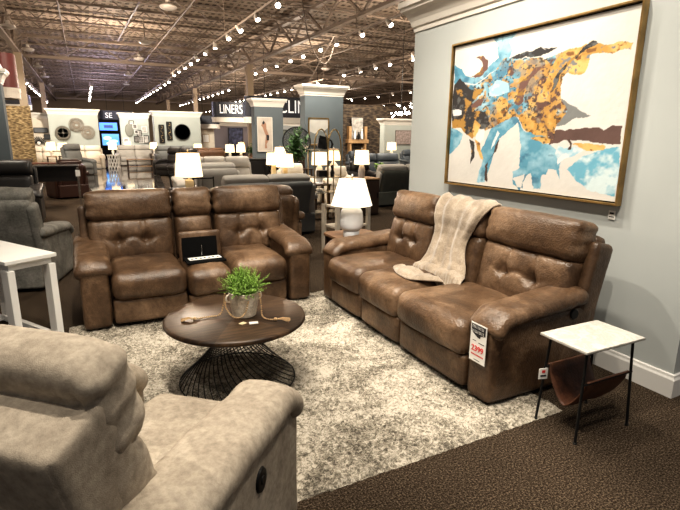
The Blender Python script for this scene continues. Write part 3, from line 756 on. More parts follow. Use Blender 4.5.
lamp('table_lamp', 'large white ceramic table lamp with white tapered shade beside the brown sofa', (2.425, 4.50, .586), .215, .135, .27,
     [(.0, 0), (.082, 0), (.086, .01), (.086, .055), (.080, .066), (.110, .09), (.120, .11), (.124, .15), (.123, .22), (.115, .27), (.088, .31), (.05, .325), (.03, .33), (.03, .36), (0, .36)], .335, M_CERAM, M_SHADEW)

# ------------------------------------------------------------------ white side table, left
def white_table():
    # top corners measured on the floor plan; rotated wedge
    root = thing('side_table', 'white painted side table with open frame base at the left edge', 'table', (-.63, 4.50, 0), R(122))
    # local x = long axis, local y = short axis
    MB().box((.08, 0, .705), (.90, .37, .03)).build('table_top', M_WHITE, root, bevel=.004)
    MB().box((.08, 0, .665), (.84, .31, .05)).build('apron', M_WHITE, root, bevel=.002)
    for sx in (-.31, .47):
        for sy in (-1, 1):
            m = MB().box((sx+(.0 if sx > 0 else -.0), sy*.148, .32), (.10, .05, .64)); m.build('leg', M_WHITE, root, bevel=.003)
    m = MB()
    for sy in (-1, 1): m.box((.07, sy*.13, .04), (.82, .04, .05))
    for sx in (-.36, .50): m.box((sx, 0, .04), (.055, .23, .05))
    m.build('stretcher', M_WHITE, root, bevel=.003)
white_table()

GR = make_sofa('recliner', 'grey suede recliner behind the white side table at left', 'recliner',
    (-.22, 6.75, 0), R(180-14), .24, [(.24, .74)], [(.10, .88)], M_GREYR, .98, D=1.1, H=1.06, armh=.60, seat_h=.47, tilt=15, q=.9, tufts=False)
# ================================================================== the store beyond
# ------------------------------------------------------------------ ceiling
def deck_mat():
    m, nt, b = newmat('roof deck'); tc = N(nt, 'ShaderNodeTexCoord')
    sp = N(nt, 'ShaderNodeSeparateXYZ'); nt.links.new(tc.outputs['Object'], sp.inputs[0])
    def wave(out, f):
        a = N(nt, 'ShaderNodeMath', operation='MULTIPLY'); a.inputs[1].default_value = f; nt.links.new(out, a.inputs[0])
        s = N(nt, 'ShaderNodeMath', operation='SINE'); nt.links.new(a.outputs[0], s.inputs[0]); return s.outputs[0]
    wy = wave(sp.outputs['Y'], TAU/.42); wx = wave(sp.outputs['X'], TAU/.24)
    mx = N(nt, 'ShaderNodeMath', operation='MULTIPLY'); 
    a1 = N(nt, 'ShaderNodeMath', operation='GREATER_THAN'); a1.inputs[1].default_value = .2; nt.links.new(wy, a1.inputs[0])
    a2 = N(nt, 'ShaderNodeMath', operation='GREATER_THAN'); a2.inputs[1].default_value = -.1; nt.links.new(wx, a2.inputs[0])
    nt.links.new(a1.outputs[0], mx.inputs[0]); nt.links.new(a2.outputs[0], mx.inputs[1])
    r = ramp(nt, [(0, (.42, .34, .27)), (1, (.10, .075, .055))], mx.outputs[0])
    nt.links.new(r.outputs[0], b.inputs['Base Color']); b.inputs['Roughness'].default_value = .8
    return m
struct('ceiling', MB().box((8, 33, 6.0), (46, 62, .1)), deck_mat())
# open web roof joists running across the store
def web(mb, p0, p1, zb, zt, pitch, r):
    d = Vector((p1[0]-p0[0], p1[1]-p0[1], 0)); L = d.length; n = int(L/pitch)
    for i in range(n):
        a = Vector((p0[0], p0[1], 0))+d*(i/n); m_ = Vector((p0[0], p0[1], 0))+d*((i+.5)/n); c = Vector((p0[0], p0[1], 0))+d*((i+1)/n)
        mb.bar((a.x, a.y, zb), (m_.x, m_.y, zt), r); mb.bar((m_.x, m_.y, zt), (c.x, c.y, zb), r)
def joist():
    mb = MB()
    mb.box((7, 0, 5.91), (40, .09, .05)); mb.box((7, 0, 5.33), (40, .07, .04)); web(mb, (-13, 0), (27, 0), 5.34, 5.9, 1.3, .03)
    return mb
jroot = thing('roof_joist', 'tan open web steel joist under the roof deck', 'joist', (0, 9, 0), 0, 'open web joists under the roof deck')
jm = joist().build('truss', M_BEAM, jroot)
for i in range(1, 26): dup(jroot, (0, 9+1.85*i, 0))
for k, y in enumerate((26.4, 54.0)):
    t = thing('cross_girder', ['tan steel girder crossing the store just past the near column', 'far tan steel girder crossing the back of the store'][k], 'girder', (7, y, 5))
    m = MB(); m.box((0, 0, -.05), (40, .16, .12)); m.box((0, 0, .78), (40, .16, .12)); m.build('chord', M_BEAM, t)
    m = MB(); web(m, (-20, 0), (20, 0), 0, .75, 2.4, .06); m.build('web', M_BEAM, t)
for k, x in enumerate((7.15, -2.08, 16.6)):
    t = thing('roof_girder', ['long tan web girder running down the store over the middle column', 'long tan web girder along the left side of the ceiling', 'tan web girder on the far right side of the ceiling'][k], 'girder', (x, 31, 4.9))
    m = MB(); m.box((0, 0, 0), (.17, 52, .09)); m.box((0, 0, .86), (.17, 52, .09)); m.build('chord', M_BEAM, t)
    m = MB(); web(m, (0, -26), (0, 26), .02, .85, 2.6, .07); m.build('web', M_BEAM, t)
    for x_, y_ in ((0, 23.5), (0, 36.5), (0, 49)) if k == 0 else (((0, 24.9), (0, 38)) if k == 1 else ((0, 33),)):
        c = thing('steel_column', ['square tan steel column beside the blue grey picture pillar', 'second tan steel column behind the round mirror wall', 'farthest tan steel column of the middle row', 'tan steel column near the red curved sign', 'tan steel column behind the clock wall', 'tan steel column at the far right'][[23.5, 36.5, 49, 24.9, 38, 33].index(y_)], 'column', (x, y_, 0))
        MB().box((0, 0, 2.44), (.28, .28, 4.86)).build('shaft', plain('tan column', (.30, .24, .17), .6), c)
        MB().box((0, 0, .03), (.45, .45, .06)).build('base_plate', M_BEAM, c)
# long bridging rods
for k, x in enumerate((-5.2, -.3, 3.1, 10.4, 13.5)):
    t = MB().tube([(0, -24, 0), (0, 24, 0)], .025, 5).build('conduit_pipe', M_BEAM, None, loc=(x, 33, 5.28))
    tag(t, 'thin tan pipe running lengthwise under the roof joists', 'pipe', 'thin pipes under the joists')
t = MB().tube([(0, 0, 0), (.2, -6.5, 0)], .028, 8).build('sprinkler_pipe', plain('lilac pipe', (.22, .20, .24), .5), None, loc=(1.55, 22.5, 5.25)); tag(t, 'pale lilac pipe hanging under the upper left ceiling', 'pipe')
# dome fixtures
dl = thing('dome_light', 'unlit round dome light hanging under the roof joists', 'ceiling light', (-1.85, 20.2, 5.0), 0, 'unlit dome lights under the joists')
MB().lathe([(0, -.05), (.14, -.045), (.21, -.01), (.23, .03), (.21, .06), (.08, .09), (.06, .2), (0, .2)], 20).build('dome', plain('dome glass', (.50, .46, .42), .4), dl, smooth='angle')
MB().tube([(0, 0, .18), (0, 0, .9)], .02, 6).build('stem', M_BEAM, dl)
for x, y in ((-1.7, 25), (-1.75, 30.8), (-1.74, 35.8), (2.38, 15.1), (2.38, 20.9), (2.57, 25.3), (2.9, 38), (2.6, 32), (11.3, 24), (11.3, 30), (-1.8, 42)): dup(dl, (x, y, 5.0))
# back and side walls of the store
struct('wall_back', MB().box((8, 61, 3), (46, .3, 6)), plain('tan back wall', (.32, .25, .17), .8))
struct('wall_left', MB().box((-14, 35, 3), (.3, 55, 6)), plain('tan side wall', (.25, .20, .15), .8))
struct('wall_far_right', MB().box((29, 35, 3), (.3, 55, 6)), plain('brown side wall', (.20, .15, .11), .8))

# ------------------------------------------------------------------ track lighting
hd = {}
def track(label, x, y0, y1, z, n, first=False, axis=(0, 1), tilt=38, seed=1, jit=.15):
    rr = random.Random(seed)
    t = thing('track_light', label, 'track light', (x, y0, z))
    dx, dy = axis; L = (y1-y0)
    MB().bar((0, 0, .12), (dx*L, dy*L, .12), .06, .05).build('rail', M_BEAM, t)
    for k in range(max(2, int(L/4)+1)):
        s = L*k/max(1, int(L/4)); MB().tube([(dx*s, dy*s, .14), (dx*s, dy*s, min(1.3, 5.3-z))], .012, 5).build('hanger', M_BEAM, t)
    for i in range(n):
        s = L*(i+.5)/n+rr.uniform(-jit, jit)
        if not hd:
            hm = MB(); hm.lathe([(.03, .15), (.045, .13), (.062, .04), (.064, -.06), (.056, -.06), (.054, -.035), (0, -.035)], 14); hm.tube([(0, 0, .13), (0, 0, .2)], .014, 6)
            hd['can'] = hm.build('spot_head', plain('white fixture', (.55, .52, .48), .4), None, smooth='angle')
            hd['face'] = MB().lathe([(0, -.045), (.053, -.05)], 14).build('lamp_face', M_BULB, hd['can'])
            h = hd['can']; fc = hd['face']
        else:
            h = hd['can'].copy(); C.objects.link(h); fc = hd['face'].copy(); C.objects.link(fc); fc.parent = h
        h.parent = t; h.location = (dx*s, dy*s, 0); h.rotation_euler = (R(-rr.uniform(15, 52)), R(rr.uniform(-32, 32)), 0)
    return t
track('long row of spotlights leading from the top centre towards the back', 3.72, 9.6, 24, 4.2, 11, seed=1)
track('far continuation of the long spotlight row above the picture frame wall', 3.95, 25.5, 44, 4.2, 12, seed=2)
track('spotlight track left of the near wall with ten lamps above the grey pillars', 6.62, 7.5, 21.5, 4.2, 11, seed=3)
track('short spotlight track beside the near wall corner', 10.05, 12.8, 20.0, 4.2, 6, seed=4)
track('spotlight row in front of the black lettered sign', 7.6, 28.3, 46, 4.2, 13, seed=5)
track('spotlight row above the tops of the two grey pillars', 10.5, 22.5, 40, 4.2, 15, seed=6)
track('upper spotlight row in front of the stone wall', 17.0, 20.5, 36, 4.2, 9, seed=7)
track('lower spotlight row in front of the stone wall', 22.0, 26.5, 47, 4.2, 10, seed=8)
track('spotlight row at the left descending towards the clock wall', -2.35, 30.0, 48, 4.2, 12, seed=9)
track('small spotlight row in the middle above the clock wall', .62, 30.5, 44, 4.2, 9, seed=10)
track('spotlight row seen behind the black lettered sign', 11.9, 36, 56, 4.2, 12, seed=11)
track('distant spotlight row at the far left edge', -5.4, 38, 56, 4.2, 9, seed=12)
# sparkling chandelier
ch = thing('chandelier', 'branching chandelier of small bright globes above the pale panel wall', 'chandelier', (10.0, 15.0, 2.45))
m = MB(); rr = random.Random(4); gl = []
for k in range(24):
    a = rr.random()*TAU; r_ = rr.uniform(.1, .45); z = rr.uniform(-.12, .3); gl.append((r_*math.cos(a), r_*math.sin(a), z)); m.tube([(0, 0, .1), gl[-1]], .006, 4)
m.tube([(0, 0, .1), (0, 0, 2.8)], .01, 5); m.build('arms', M_BLACK, ch)
g0 = None
for p in gl:
    if g0 is None: g0 = MB().lathe([(0, -.026), (.02, -.018), (.026, 0), (.02, .018), (0, .026)], 8).build('globe', M_BULB, ch, smooth=True, loc=p)
    else: q = g0.copy(); C.objects.link(q); q.parent = ch; q.location = p
# hanging cable and rod
t = thing('hanging_cable', 'tan looped cable dropping from the ceiling to the grey pillar top', 'cable', (4.6, 11, 5.2))
MB().tube([(-.1, 0, .1), (0, 0, -.6), (.12, 0, -1.3), (.26, 0, -1.65), (.45, 0, -1.9), (.58, 0, -1.93), (.70, 0, -1.80), (.78, 0, -1.55)], .016, 6).build('loop', M_BEAM, t, smooth=True)
MB().tube([(.80, 0, -1.3), (.44, .6, -2.25)], .014, 6).build('rod', M_BEAM, t)

# ------------------------------------------------------------------ display walls ("pods")
def crown_wall(name, n, x0, x1, y0, y1, h, mat, ps=.9):
    struct(name, MB().box(((x0+x1)/2, (y0+y1)/2, (h-.25)/2), (x1-x0, y1-y0, h-.25)), mat)
    struct('trim_%d' % n, MB().rectsweep(x0, x1, y0, y1, [(o*ps, h-.29+z) for o, z in CR]), M_TRIM)
    struct('baseboard_%d' % n, MB().rectsweep(x0, x1, y0, y1, [(0, 0), (.03, 0), (.03, .15), (0, .17)]), M_WHITE)
crown_wall('wall_pillar', 2, 5.50, 6.68, 13.0, 13.35, 3.02, M_BLUEW)
crown_wall('wall_picture_pillar', 3, 5.62, 6.72, 18.0, 18.4, 2.98, M_BLUEW)
crown_wall('wall_clocks', 4, -1.55, .75, 30, 30.5, 2.95, M_GREENW)
crown_wall('wall_picture_frames', 5, 2.0, 3.6, 33, 33.5, 2.95, M_GREENW)
crown_wall('wall_round_mirror', 6, 3.55, 6.1, 30, 30.6, 2.98, M_GREENW)
crown_wall('wall_pale_panel', 7, 12.45, 15.5, 20, 20.4, 2.5, M_GREENW)
crown_wall('wall_left_pillar', 8, -2.7, -1.47, 13, 13.4, 2.95, M_BLUEW)
crown_wall('wall_cream_panel', 9, -2.6, -1.6, 31, 31.4, 2.75, M_CREAM)
crown_wall('wall_far_alcove', 10, 7.6, 11.4, 34.3, 34.7, 2.6, plain('lilac wall', (.26, .24, .27), .8))
crown_wall('wall_far_room', 11, 6.3, 7.4, 32.3, 32.7, 2.5, M_CREAM)
crown_wall('wall_sign_room', 12, 9.0, 13.0, 29, 29.4, 2.6, plain('grey room wall', (.32, .33, .33), .8))
# stone wall and gold mosaic panel
def stone_mat(name, a, b_, c, sc):
    m, nt, b = newmat(name); tc = N(nt, 'ShaderNodeTexCoord')
    mp = N(nt, 'ShaderNodeMapping'); mp.inputs['Scale'].default_value = (1, 1, 2.6); nt.links.new(tc.outputs['Object'], mp.inputs[0]); v = N(nt, 'ShaderNodeTexVoronoi', Scale=sc*.8); nt.links.new(mp.outputs[0], v.inputs[0])
    n = N(nt, 'ShaderNodeTexNoise', Scale=sc*1.1, Detail=9.0, Roughness=.8); nt.links.new(mp.outputs[0], n.inputs[0])
    ad = N(nt, 'ShaderNodeMath', operation='MULTIPLY'); nt.links.new(v.outputs['Distance'], ad.inputs[0]); nt.links.new(n.outputs['Fac'], ad.inputs[1])
    r = ramp(nt, [(.08, a), (.25, b_), (.42, c)], ad.outputs[0]); nt.links.new(r.outputs[0], b.inputs['Base Color']); b.inputs['Roughness'].default_value = .8
    bp = N(nt, 'ShaderNodeBump', Strength=1, Distance=.05); nt.links.new(ad.outputs[0], bp.inputs['Height']); nt.links.new(bp.outputs[0], b.inputs['Normal']); return m
struct('wall_stone', MB().box((16.2, 26.4, 1.75), (6.0, .5, 3.5)), stone_mat('brown stone', (.012, .008, .006), (.045, .031, .02), (.11, .08, .05), 4))
mo = MB().box((0, 0, 1.38), (1.05, .15, 2.7)).build('mosaic_panel', stone_mat('gold mosaic', (.07, .045, .02), (.22, .155, .075), (.42, .32, .17), 9), None, loc=(-2.35, 24, 0)); tag(mo, 'tall gold brown mosaic panel standing at the left', 'panel')

# ------------------------------------------------------------------ signs
def sign_board(label, x, y, z, w, h, txt, size, rz=0, sx=1, mat=None, depth=.9, trimw=True, tx=0):
    t = thing('hanging_sign', label, 'sign', (x, y, z), rz)
    n = 20; pts = []
    for i in range(n+1):
        a = math.pi*i/n; pts.append((-w/2-.35*math.sin(a)*1.0, -depth/2*math.cos(a)))
    pts += [(w/2+.35*math.sin(math.pi*i/n), depth/2*math.cos(math.pi*i/n)) for i in range(n+1)]
    k = len(pts)
    def band(sc, z0, z1):
        P = [(p[0]*sc, p[1]*sc) for p in pts]
        vs = [(a, b, z0) for a, b in P]+[(a, b, z1) for a, b in P]
        return vs, [tuple(range(k))[::-1], tuple(range(k, 2*k))]+[(i, (i+1) % k, k+(i+1) % k, k+i) for i in range(k)]
    m = MB(); m.add(*band(1, -h/2, h/2)); m.build('board', mat or M_NAVY, t)
    if trimw:
        m = MB(); m.add(*band(1.03, -h/2-.10, -h/2-.01)); m.add(*band(1.015, -h/2-.26, -h/2-.10)); m.build('moulding', M_TRIM, t)
    if txt: text(txt, emit('sign lettering', (.9, .9, .88), .5), t, T((tx, -depth/2-.01, 0)) @ RX(R(90)) @ Matrix.Scale(sx, 4, (1, 0, 0)), size)
    for s in (-1, 1): MB().tube([(s*w*.35, 0, h/2), (s*w*.35, 0, 5.2-z)], .012, 5).build('hanger', M_BLACK, t)
    return t
sign_board('curved black hanging sign with white letters ending in LINERS', 7.15, 27.4, 3.02, 1.15, .78, 'LINERS', .66, tx=-.02, sx=.62)
sign_board('black hanging sign with large white letters between the grey pillars', 8.42, 21.4, 2.88, 3.6, .85, 'RECLINERS', .78, sx=.78)
sign_board('distant dark hanging sign over the blue television screens', 2.2, 40, 3.0, 1.6, .7, 'SE', .5, tx=-.5)
sign_board('small distant dark sign right of the round mirror wall', 6.95, 32, 2.62, .8, .5, '', .3)
sign_board('dark navy sign at the far left behind the pillar', -3.0, 30, 3.3, .9, .45, '', .3)
sign_board('dark red curved sign with cream letters at the left edge', -2.25, 15.4, 3.15, 1.1, .8, 'DA', .5, mat=plain('maroon board', (.13, .02, .02), .5), tx=.38)

# ------------------------------------------------------------------ wall decor
def picture(label, x, y, z, w, h, fm, cols, name='framed_picture', fw=.03, rz=0, cat='picture'):
    t = thing(name, label, cat, (x, y, z), rz)
    m = MB()
    for c, d in (((0, 0, h/2), (w, .04, fw)), ((0, 0, -h/2), (w, .04, fw)), ((-w/2, 0, 0), (fw, .04, h)), ((w/2, 0, 0), (fw, .04, h))): m.box(c, d)
    m.build('frame', fm, t)
    MB().box((0, .005, 0), (w-fw, .02, h-fw)).build('print', cols[0], t)
    return t
t = picture('tall framed picture of a pale standing figure on the grey pillar', 5.99, 17.97, 1.70, .56, 1.22, M_TRIM, [plain('cream print', (.55, .50, .44), .6, var=.15)])
m = MB(); m.add([(x, -.012, z) for x, z in ((-.10, .42), (-.02, .47), (.05, .38), (.06, .2), (.16, -.05), (.14, -.2), (.05, -.35), (.07, -.5), (-.02, -.5), (0, -.25), (.03, -.05), (-.04, .12), (-.08, .25), (-.14, .32))], [tuple(range(14))]); m.build('figure_print', plain('skin wash', (.38, .22, .15), .7), t)
m = MB(); m.add([(x, -.014, z) for x, z in ((-.10, .42), (-.04, .5), (.0, .44), (-.03, .36), (-.08, .37))], [tuple(range(5))]); m.add([(x, -.014, z) for x, z in ((.05, .0), (.16, -.03), (.15, -.2), (.06, -.22))], [(0, 1, 2, 3)]); m.build('dark_print', M_INK, t)
t = picture('framed misty landscape picture on the second grey pillar', 5.90, 12.97, 1.77, .60, .72, M_GOLDF, [plain('pale sky print', (.52, .51, .47), .6, var=.1)])
m = MB(); m.add([(x, -.012, z) for x, z in ((-.28, -.32), (-.28, .0), (-.12, -.06), (.02, .04), (.14, .0), (.28, .1), (.28, -.32))], [tuple(range(7))]); m.build('hill_print', plain('grey hills', (.18, .20, .20), .7), t)
t = picture('pale framed line drawing on the pale panel wall', 13.55, 19.97, 1.66, .98, .62, plain('taupe frame', (.28, .23, .21), .6), [plain('taupe print', (.34, .28, .26), .7, var=.4, vscale=12)])
# wall clock wheels
def wheel(label, x, y, z, r, dark, kind):
    t = thing('wall_medallion', label, 'wall decor', (x, y, z)); t.rotation_euler = (R(90), 0, 0)
    m = MB()
    if kind == 0:
        m.lathe([(r*.68, 0), (r*.68, .05), (r, .05), (r, 0)], 40, closed=True)
        m.build('ring', dark, t)
        m = MB().lathe([(0, .02), (r*.68, .02)], 32); m.build('dial', M_GREENW, t)
        m = MB(); m.box((0, 0, .03), (r*.06, r*1.25, .02)); m.box((0, 0, .03), (r*1.25, r*.06, .02)); m.lathe([(0, .05), (r*.14, .05), (r*.14, .02)], 12); m.build('spokes', dark, t)
    else:
        for q in (1, .78, .5, .25): m.lathe([(r*q-.02, 0), (r*q-.02, .03), (r*q, .03), (r*q, 0)], 36, closed=True)
        for k in range(28):
            a = TAU*k/28; m.bar((r*.25*math.cos(a), r*.25*math.sin(a), .015), (r*math.cos(a), r*math.sin(a), .015), .018)
        m.build('ring', dark, t)
wheel('dark round clock wheel with spokes, lowest left on the sage wall', -.95, 29.95, 1.73, .36, plain('grey wood', (.13, .12, .10), .7), 0)
wheel('topmost round openwork medallion on the sage wall', -.30, 29.95, 2.14, .36, plain('taupe wood', (.24, .20, .16), .7), 1)
wheel('rightmost round openwork medallion on the sage wall', .20, 29.95, 1.78, .34, plain('taupe wood b', (.30, .26, .21), .7), 1)
t = thing('round_mirror', 'large round dark mirror on the display wall right of two tall panels', 'mirror', (5.05, 29.95, 1.85)); t.rotation_euler = (R(90), 0, 0)
MB().lathe([(.40, 0), (.40, .05), (.44, .05), (.44, 0)], 40, closed=True).build('rim', M_BLACK, t); MB().lathe([(0, .02), (.40, .02)], 40).build('mirror_glass', M_MIRROR_REFL, t)
for k, (x, z) in enumerate(((3.93, 1.73), (4.35, 1.9))):
    t = picture(['left of the two tall black carved wall panels', 'right of the two tall black carved wall panels'][k], x, 29.95, z, .27, 1.0, M_BLACK, [M_BLACK], name='carved_panel', cat='wall panel')
    m = MB()
    for i in range(9): m.tube([(.07*math.sin(i*1.7), -.03, -.42+i*.1), (.07*math.sin(i*1.7+2), -.03, -.36+i*.1)], .012, 5)
    m.build('carving', M_GOLD, t)
rr = random.Random(21)
for k, (x, z, w, h) in enumerate(((2.25, 1.25, .28, .45), (2.62, 2.38, .26, .24), (2.80, 2.17, .22, .26), (3.02, 1.78, .26, .34), (3.32, 2.0, .28, .36), (2.86, 1.42, .30, .34), (3.12, 1.4, .24, .4), (3.40, 1.42, .26, .44), (2.86, 1.85, .2, .2))):
    t = picture('small framed photograph in the cluster on the far sage wall', x, 32.95, z, w, h, M_BLACK if k % 2 else M_WHITE, [plain('photo print %d' % (k % 3), [(.30, .29, .27), (.45, .43, .40), (.16, .15, .14)][k % 3], .5, var=.5, vscale=9)], fw=.04); t['group'] = 'small framed photographs on the far wall'
t = thing('wall_medallion', 'grey oval carved plaque at the left of the photograph cluster', 'wall decor', (2.48, 32.95, 1.95)); t.rotation_euler = (R(90), 0, 0)
MB().lathe([(0, .03), (.20, .03), (.25, 0)], 24, Matrix.Scale(1.6, 4, (0, 1, 0))).build('plaque', plain('grey plaque', (.20, .20, .17), .7), t)
for k, (x, z, w, h) in enumerate(((-2.0, 1.86, .62, .24), (-1.74, 1.52, .28, .24))):
    t = picture(['wide dark lettered plaque on the cream panel wall', 'small dark plaque on the cream panel wall'][k], x, 30.95, z, w, h, M_BLACK, [plain('dark plaque', (.10, .11, .12), .5)])
# sunburst
t = thing('sunburst_ornament', 'white sunburst ornament with dark rays on the cream panel wall', 'wall decor', (-2.15, 30.9, 1.2))
m = MB()
for k in range(13):
    a = math.pi*k/12; m.bar((.08*math.cos(a), 0, .08*math.sin(a)), (.34*math.cos(a), 0, .34*math.sin(a)), .03)
m.build('rays', M_BLACK, t); MB().lathe([(0, .04), (.08, .03), (.09, 0)], 12, RX(R(90))).build('centre', M_WHITE, t)
# blue screens
def screen(label, x, y, z, w, h, cols):
    t = thing('television_screen', label, 'television', (x, y, z))
    MB().box((0, .04, 0), (w+.06, .06, h+.06)).build('bezel', M_BLACK, t)
    m = MB(); m.box((0, 0, 0), (w, .01, h)); s = m.build('display', emit('screen '+cols[3], cols[:3], cols[4] if len(cols) > 4 else 1.2), t)
    return t
t = screen('wide glowing blue television showing a bright sky picture, above the other', 1.55, 38, 2.22, 1.1, .5, (.05, .20, .75, 'blue', 1.6))
m = MB().box((0, -.012, 0), (.55, .005, .2)); m.build('display_band', emit('screen navy', (.02, .05, .2), .6), t)
t = screen('large glowing blue television below with pale clouds', 1.62, 38, 1.35, 1.05, .75, (.08, .25, .6, 'blue2', 1.5))
m = MB()
for p in ((-.2, .1, .5, .12), (.15, -.1, .6, .1), (-.1, -.25, .4, .08)): m.add([(p[0]+p[2]/2*math.cos(TAU*i/14), -.012, p[1]+p[3]*math.sin(TAU*i/14)) for i in range(14)], [tuple(range(14))])
m.build('cloud_band', emit('screen pale', (.45, .75, 1.0), 1.7), t)
tt = thing('television_stand', 'dark stand below the glowing blue televisions', 'stand', (1.6, 38.3, 0)); m = MB(); m.box((0, 0, .3), (1.6, .4, .6)); m.build('cabinet', M_BLKF, tt, bevel=.01); MB().box((0, .1, 1.5), (1.5, .08, 2.4)).build('back_panel', M_BLKF, tt)

# ------------------------------------------------------------------ generic furniture
def small_table(name, label, loc, w, d, h, top, legm, rz=0, cat='table', leg=.04, shelf=False, group=None):
    t = thing(name, label, cat, loc, rz, group)
    MB().box((0, 0, h-.015), (w, d, .03)).build('table_top', top, t, bevel=.004)
    for sx in (-1, 1):
        for sy in (-1, 1): MB().box((sx*(w/2-leg), sy*(d/2-leg), (h-.03)/2), (leg, leg, h-.03)).build('leg', legm, t)
    if shelf: MB().box((0, 0, .15), (w-leg*2, d-leg*2, .02)).build('shelf', top, t)
    return t
def cabinet(name, label, loc, w, d, h, mat, rz=0, doors=2, cat='cabinet', top=None):
    t = thing(name, label, cat, loc, rz)
    MB().box((0, 0, h/2), (w, d, h-.03)).build('carcass', mat, t, bevel=.005)
    MB().box((0, 0, h-.01), (w+.03, d+.03, .03)).build('cabinet_top', top or mat, t, bevel=.003)
    for k in range(doors):
        x = -w/2+w*(k+.5)/doors; dd = MB().box((x, -d/2-.008, h/2), (w/doors-.02, .016, h-.12)).build('door', mat, t, bevel=.003)
        MB().box((x+(w/doors/2-.05)*(1 if k % 2 == 0 else -1), -d/2-.025, h*.55), (.015, .02, .12)).build('handle', M_BLACK, dd)
    return t
def couch(label, x, y, rz, W, mat, seats=2, q=.4, D=1.0, H=1.02, group=None, name='sofa', cat='sofa', arm=.22, tilt=12, shell=None, tufts=False):
    """x, y = middle of the footprint"""
    iw = (W-2*arm)/seats; s = [(arm+i*iw, arm+(i+1)*iw) for i in range(seats)]
    b = [list(v) for v in s]; b[0][0] -= .08; b[-1][1] += .08
    a = R(rz); off = Vector((-W/2*math.cos(a)+D/2*math.sin(a), -W/2*math.sin(a)-D/2*math.cos(a), 0))
    return make_sofa(name, label, cat, (x+off.x, y+off.y, 0), a, arm, s, b, mat, W, D=D, H=H, q=q, tufts=tufts, group=group, tilt=tilt, shell=shell)
BASE_BOTTLE = [(0, 0), (.07, 0), (.075, .01), (.05, .03), (.075, .12), (.085, .2), (.06, .3), (.03, .34), (.02, .38), (0, .38)]
BASE_OBEL = [(.0, 0), (.085, 0), (.085, .02), (.075, .03), (.055, .32), (.04, .34), (.015, .36), (0, .38)]
def blamp(label, x, y, z, r0, r1, h, s=1, prof=None, mat=None, sh=None, sq=False, group=None):
    prof = prof or BASE_BOTTLE
    P = [(a*s, b*s) for a, b in prof]
    return lamp('table_lamp', label, (x, y, z), r0, r1, h, P, P[-1][1]-.03, mat or M_CERAM, sh or M_SHADE, group, square=sq, n=16)

# grey sofa seen from behind, behind the loveseat
couch('grey reclining sofa seen from behind between the loveseat and the gold shelf', 2.55, 7.95, 180+3, 1.75, M_LGREY, 2, q=.6, H=1.0, shell=M_MGREY, tilt=16)
couch('brown leather recliner whose back shows behind the right end of the loveseat', 1.98, 6.15, 180-8, .95, M_BROWN, 1, q=.5, name='recliner', cat='recliner', H=1.0)
couch('light grey armchair facing the aisle behind the lamp with square base', 2.15, 9.6, 180, .95, M_LGREY, 1, name='armchair', cat='armchair', H=1.12)
couch('light grey tufted sofa facing forward behind the light grey armchair', 2.75, 11.85, 0, 2.0, M_LGREY, 3, q=.5, H=1.12, tufts=True)
# lamp behind the loveseat on a small table
small_table('end_table', 'small dark end table standing behind the brown loveseat', (1.10, 6.3, 0), .45, .4, .58, M_DKWOOD, M_DKWOOD, shelf=True)
lamp('table_lamp', 'lit table lamp with square stone base and wide drum shade behind the loveseat', (1.10, 6.25, .58), .165, .135, .28, [(0, 0), (.10, 0), (.10, .03), (.085, .04), (.062, .50), (.02, .51), (.02, .55), (0, .55)], .545, plain('stone base', (.55, .50, .38), .6), M_SHADE, square=True)
st = thing('bar_stool', 'thin black metal stool standing behind the loveseat', 'stool', (1.52, 7.3, 0), 0, 'black metal stools behind the loveseat')
MB().soft((.36, .34, .05), (0, 0, .78), .02, (4, 4, 3)).build('seat', M_BLACKL, st)
for sx in (-1, 1):
    for sy in (-1, 1): MB().bar((sx*.14, sy*.13, .76), (sx*.2, sy*.19, 0), .022).build('leg', M_BLACK, st)
m = MB(); m.bar((-.18, -.17, .25), (.18, -.17, .25), .015); m.bar((-.18, .17, .25), (.18, .17, .25), .015); m.bar((-.14, .14, .78), (-.15, .18, 1.02), .02); m.bar((.14, .14, .78), (.15, .18, 1.02), .02); m.bar((-.15, .18, 1.0), (.15, .18, 1.0), .02); m.build('frame', M_BLACK, st)
dup(st, (1.35, 8.2, 0), R(15))

# brass etagere with arched tops
et = thing('etagere', 'tall brass shelf unit with arched ends and glass shelves behind the grey sofa', 'shelf', (4.20, 8.8, 0), R(0))
def arch(x, y0, y1, hs, ht):
    pts = [(x, y0, 0)]+[(x, (y0+y1)/2-(y1-y0)/2*math.cos(math.pi*i/14), hs+(ht-hs)*math.sin(math.pi*i/14)) for i in range(15)]+[(x, y1, 0)]
    return MB().tube(pts, .014, 8)
for s in (-1, 1):
    w = .15; cx = s*.145
    pts = [(cx-w+.01, 0, 0)]+[(cx-(w-.01)*math.cos(math.pi*i/14), 0, 1.42+.34*math.sin(math.pi*i/14)) for i in range(15)]+[(cx+w-.01, 0, 0)]
    MB().tube(pts, .013, 8).build('arched_frame', M_GOLD, et, smooth=True)
    MB().tube([(s*.28, .32, 0), (s*.28, .32, 1.37)], .011, 8).build('arched_frame', M_GOLD, et, smooth=True)
shz = (.15, .54, .84, 1.37)
for z in shz: MB().box((0, .16, z), (.60, .34, .018)).build('shelf', plain('smoked shelf', (.30, .27, .21), .2), et)
def deco(name, label, cat, mb, mat, loc, rz=0): o = mb.build(name, mat, None, smooth='angle', loc=loc, rz=rz); return tag(o, label, cat)
ex, ey = 4.20, 8.8
t = picture('black tilted picture easel on the top shelf of the brass unit', ex-.06, ey+.12, 1.37+.135, .17, .22, M_BLACK, [M_BLACK]); t.rotation_euler = (R(-12), R(14), 0)
deco('sculpture', 'small black curved sculpture on the top brass shelf', 'sculpture', MB().tube([(0, 0, 0), (.03, 0, .08), (.0, 0, .15), (-.05, 0, .17)], [.02, .025, .018, .01], 8), M_BLACK, (ex+.14, ey+.15, 1.398))
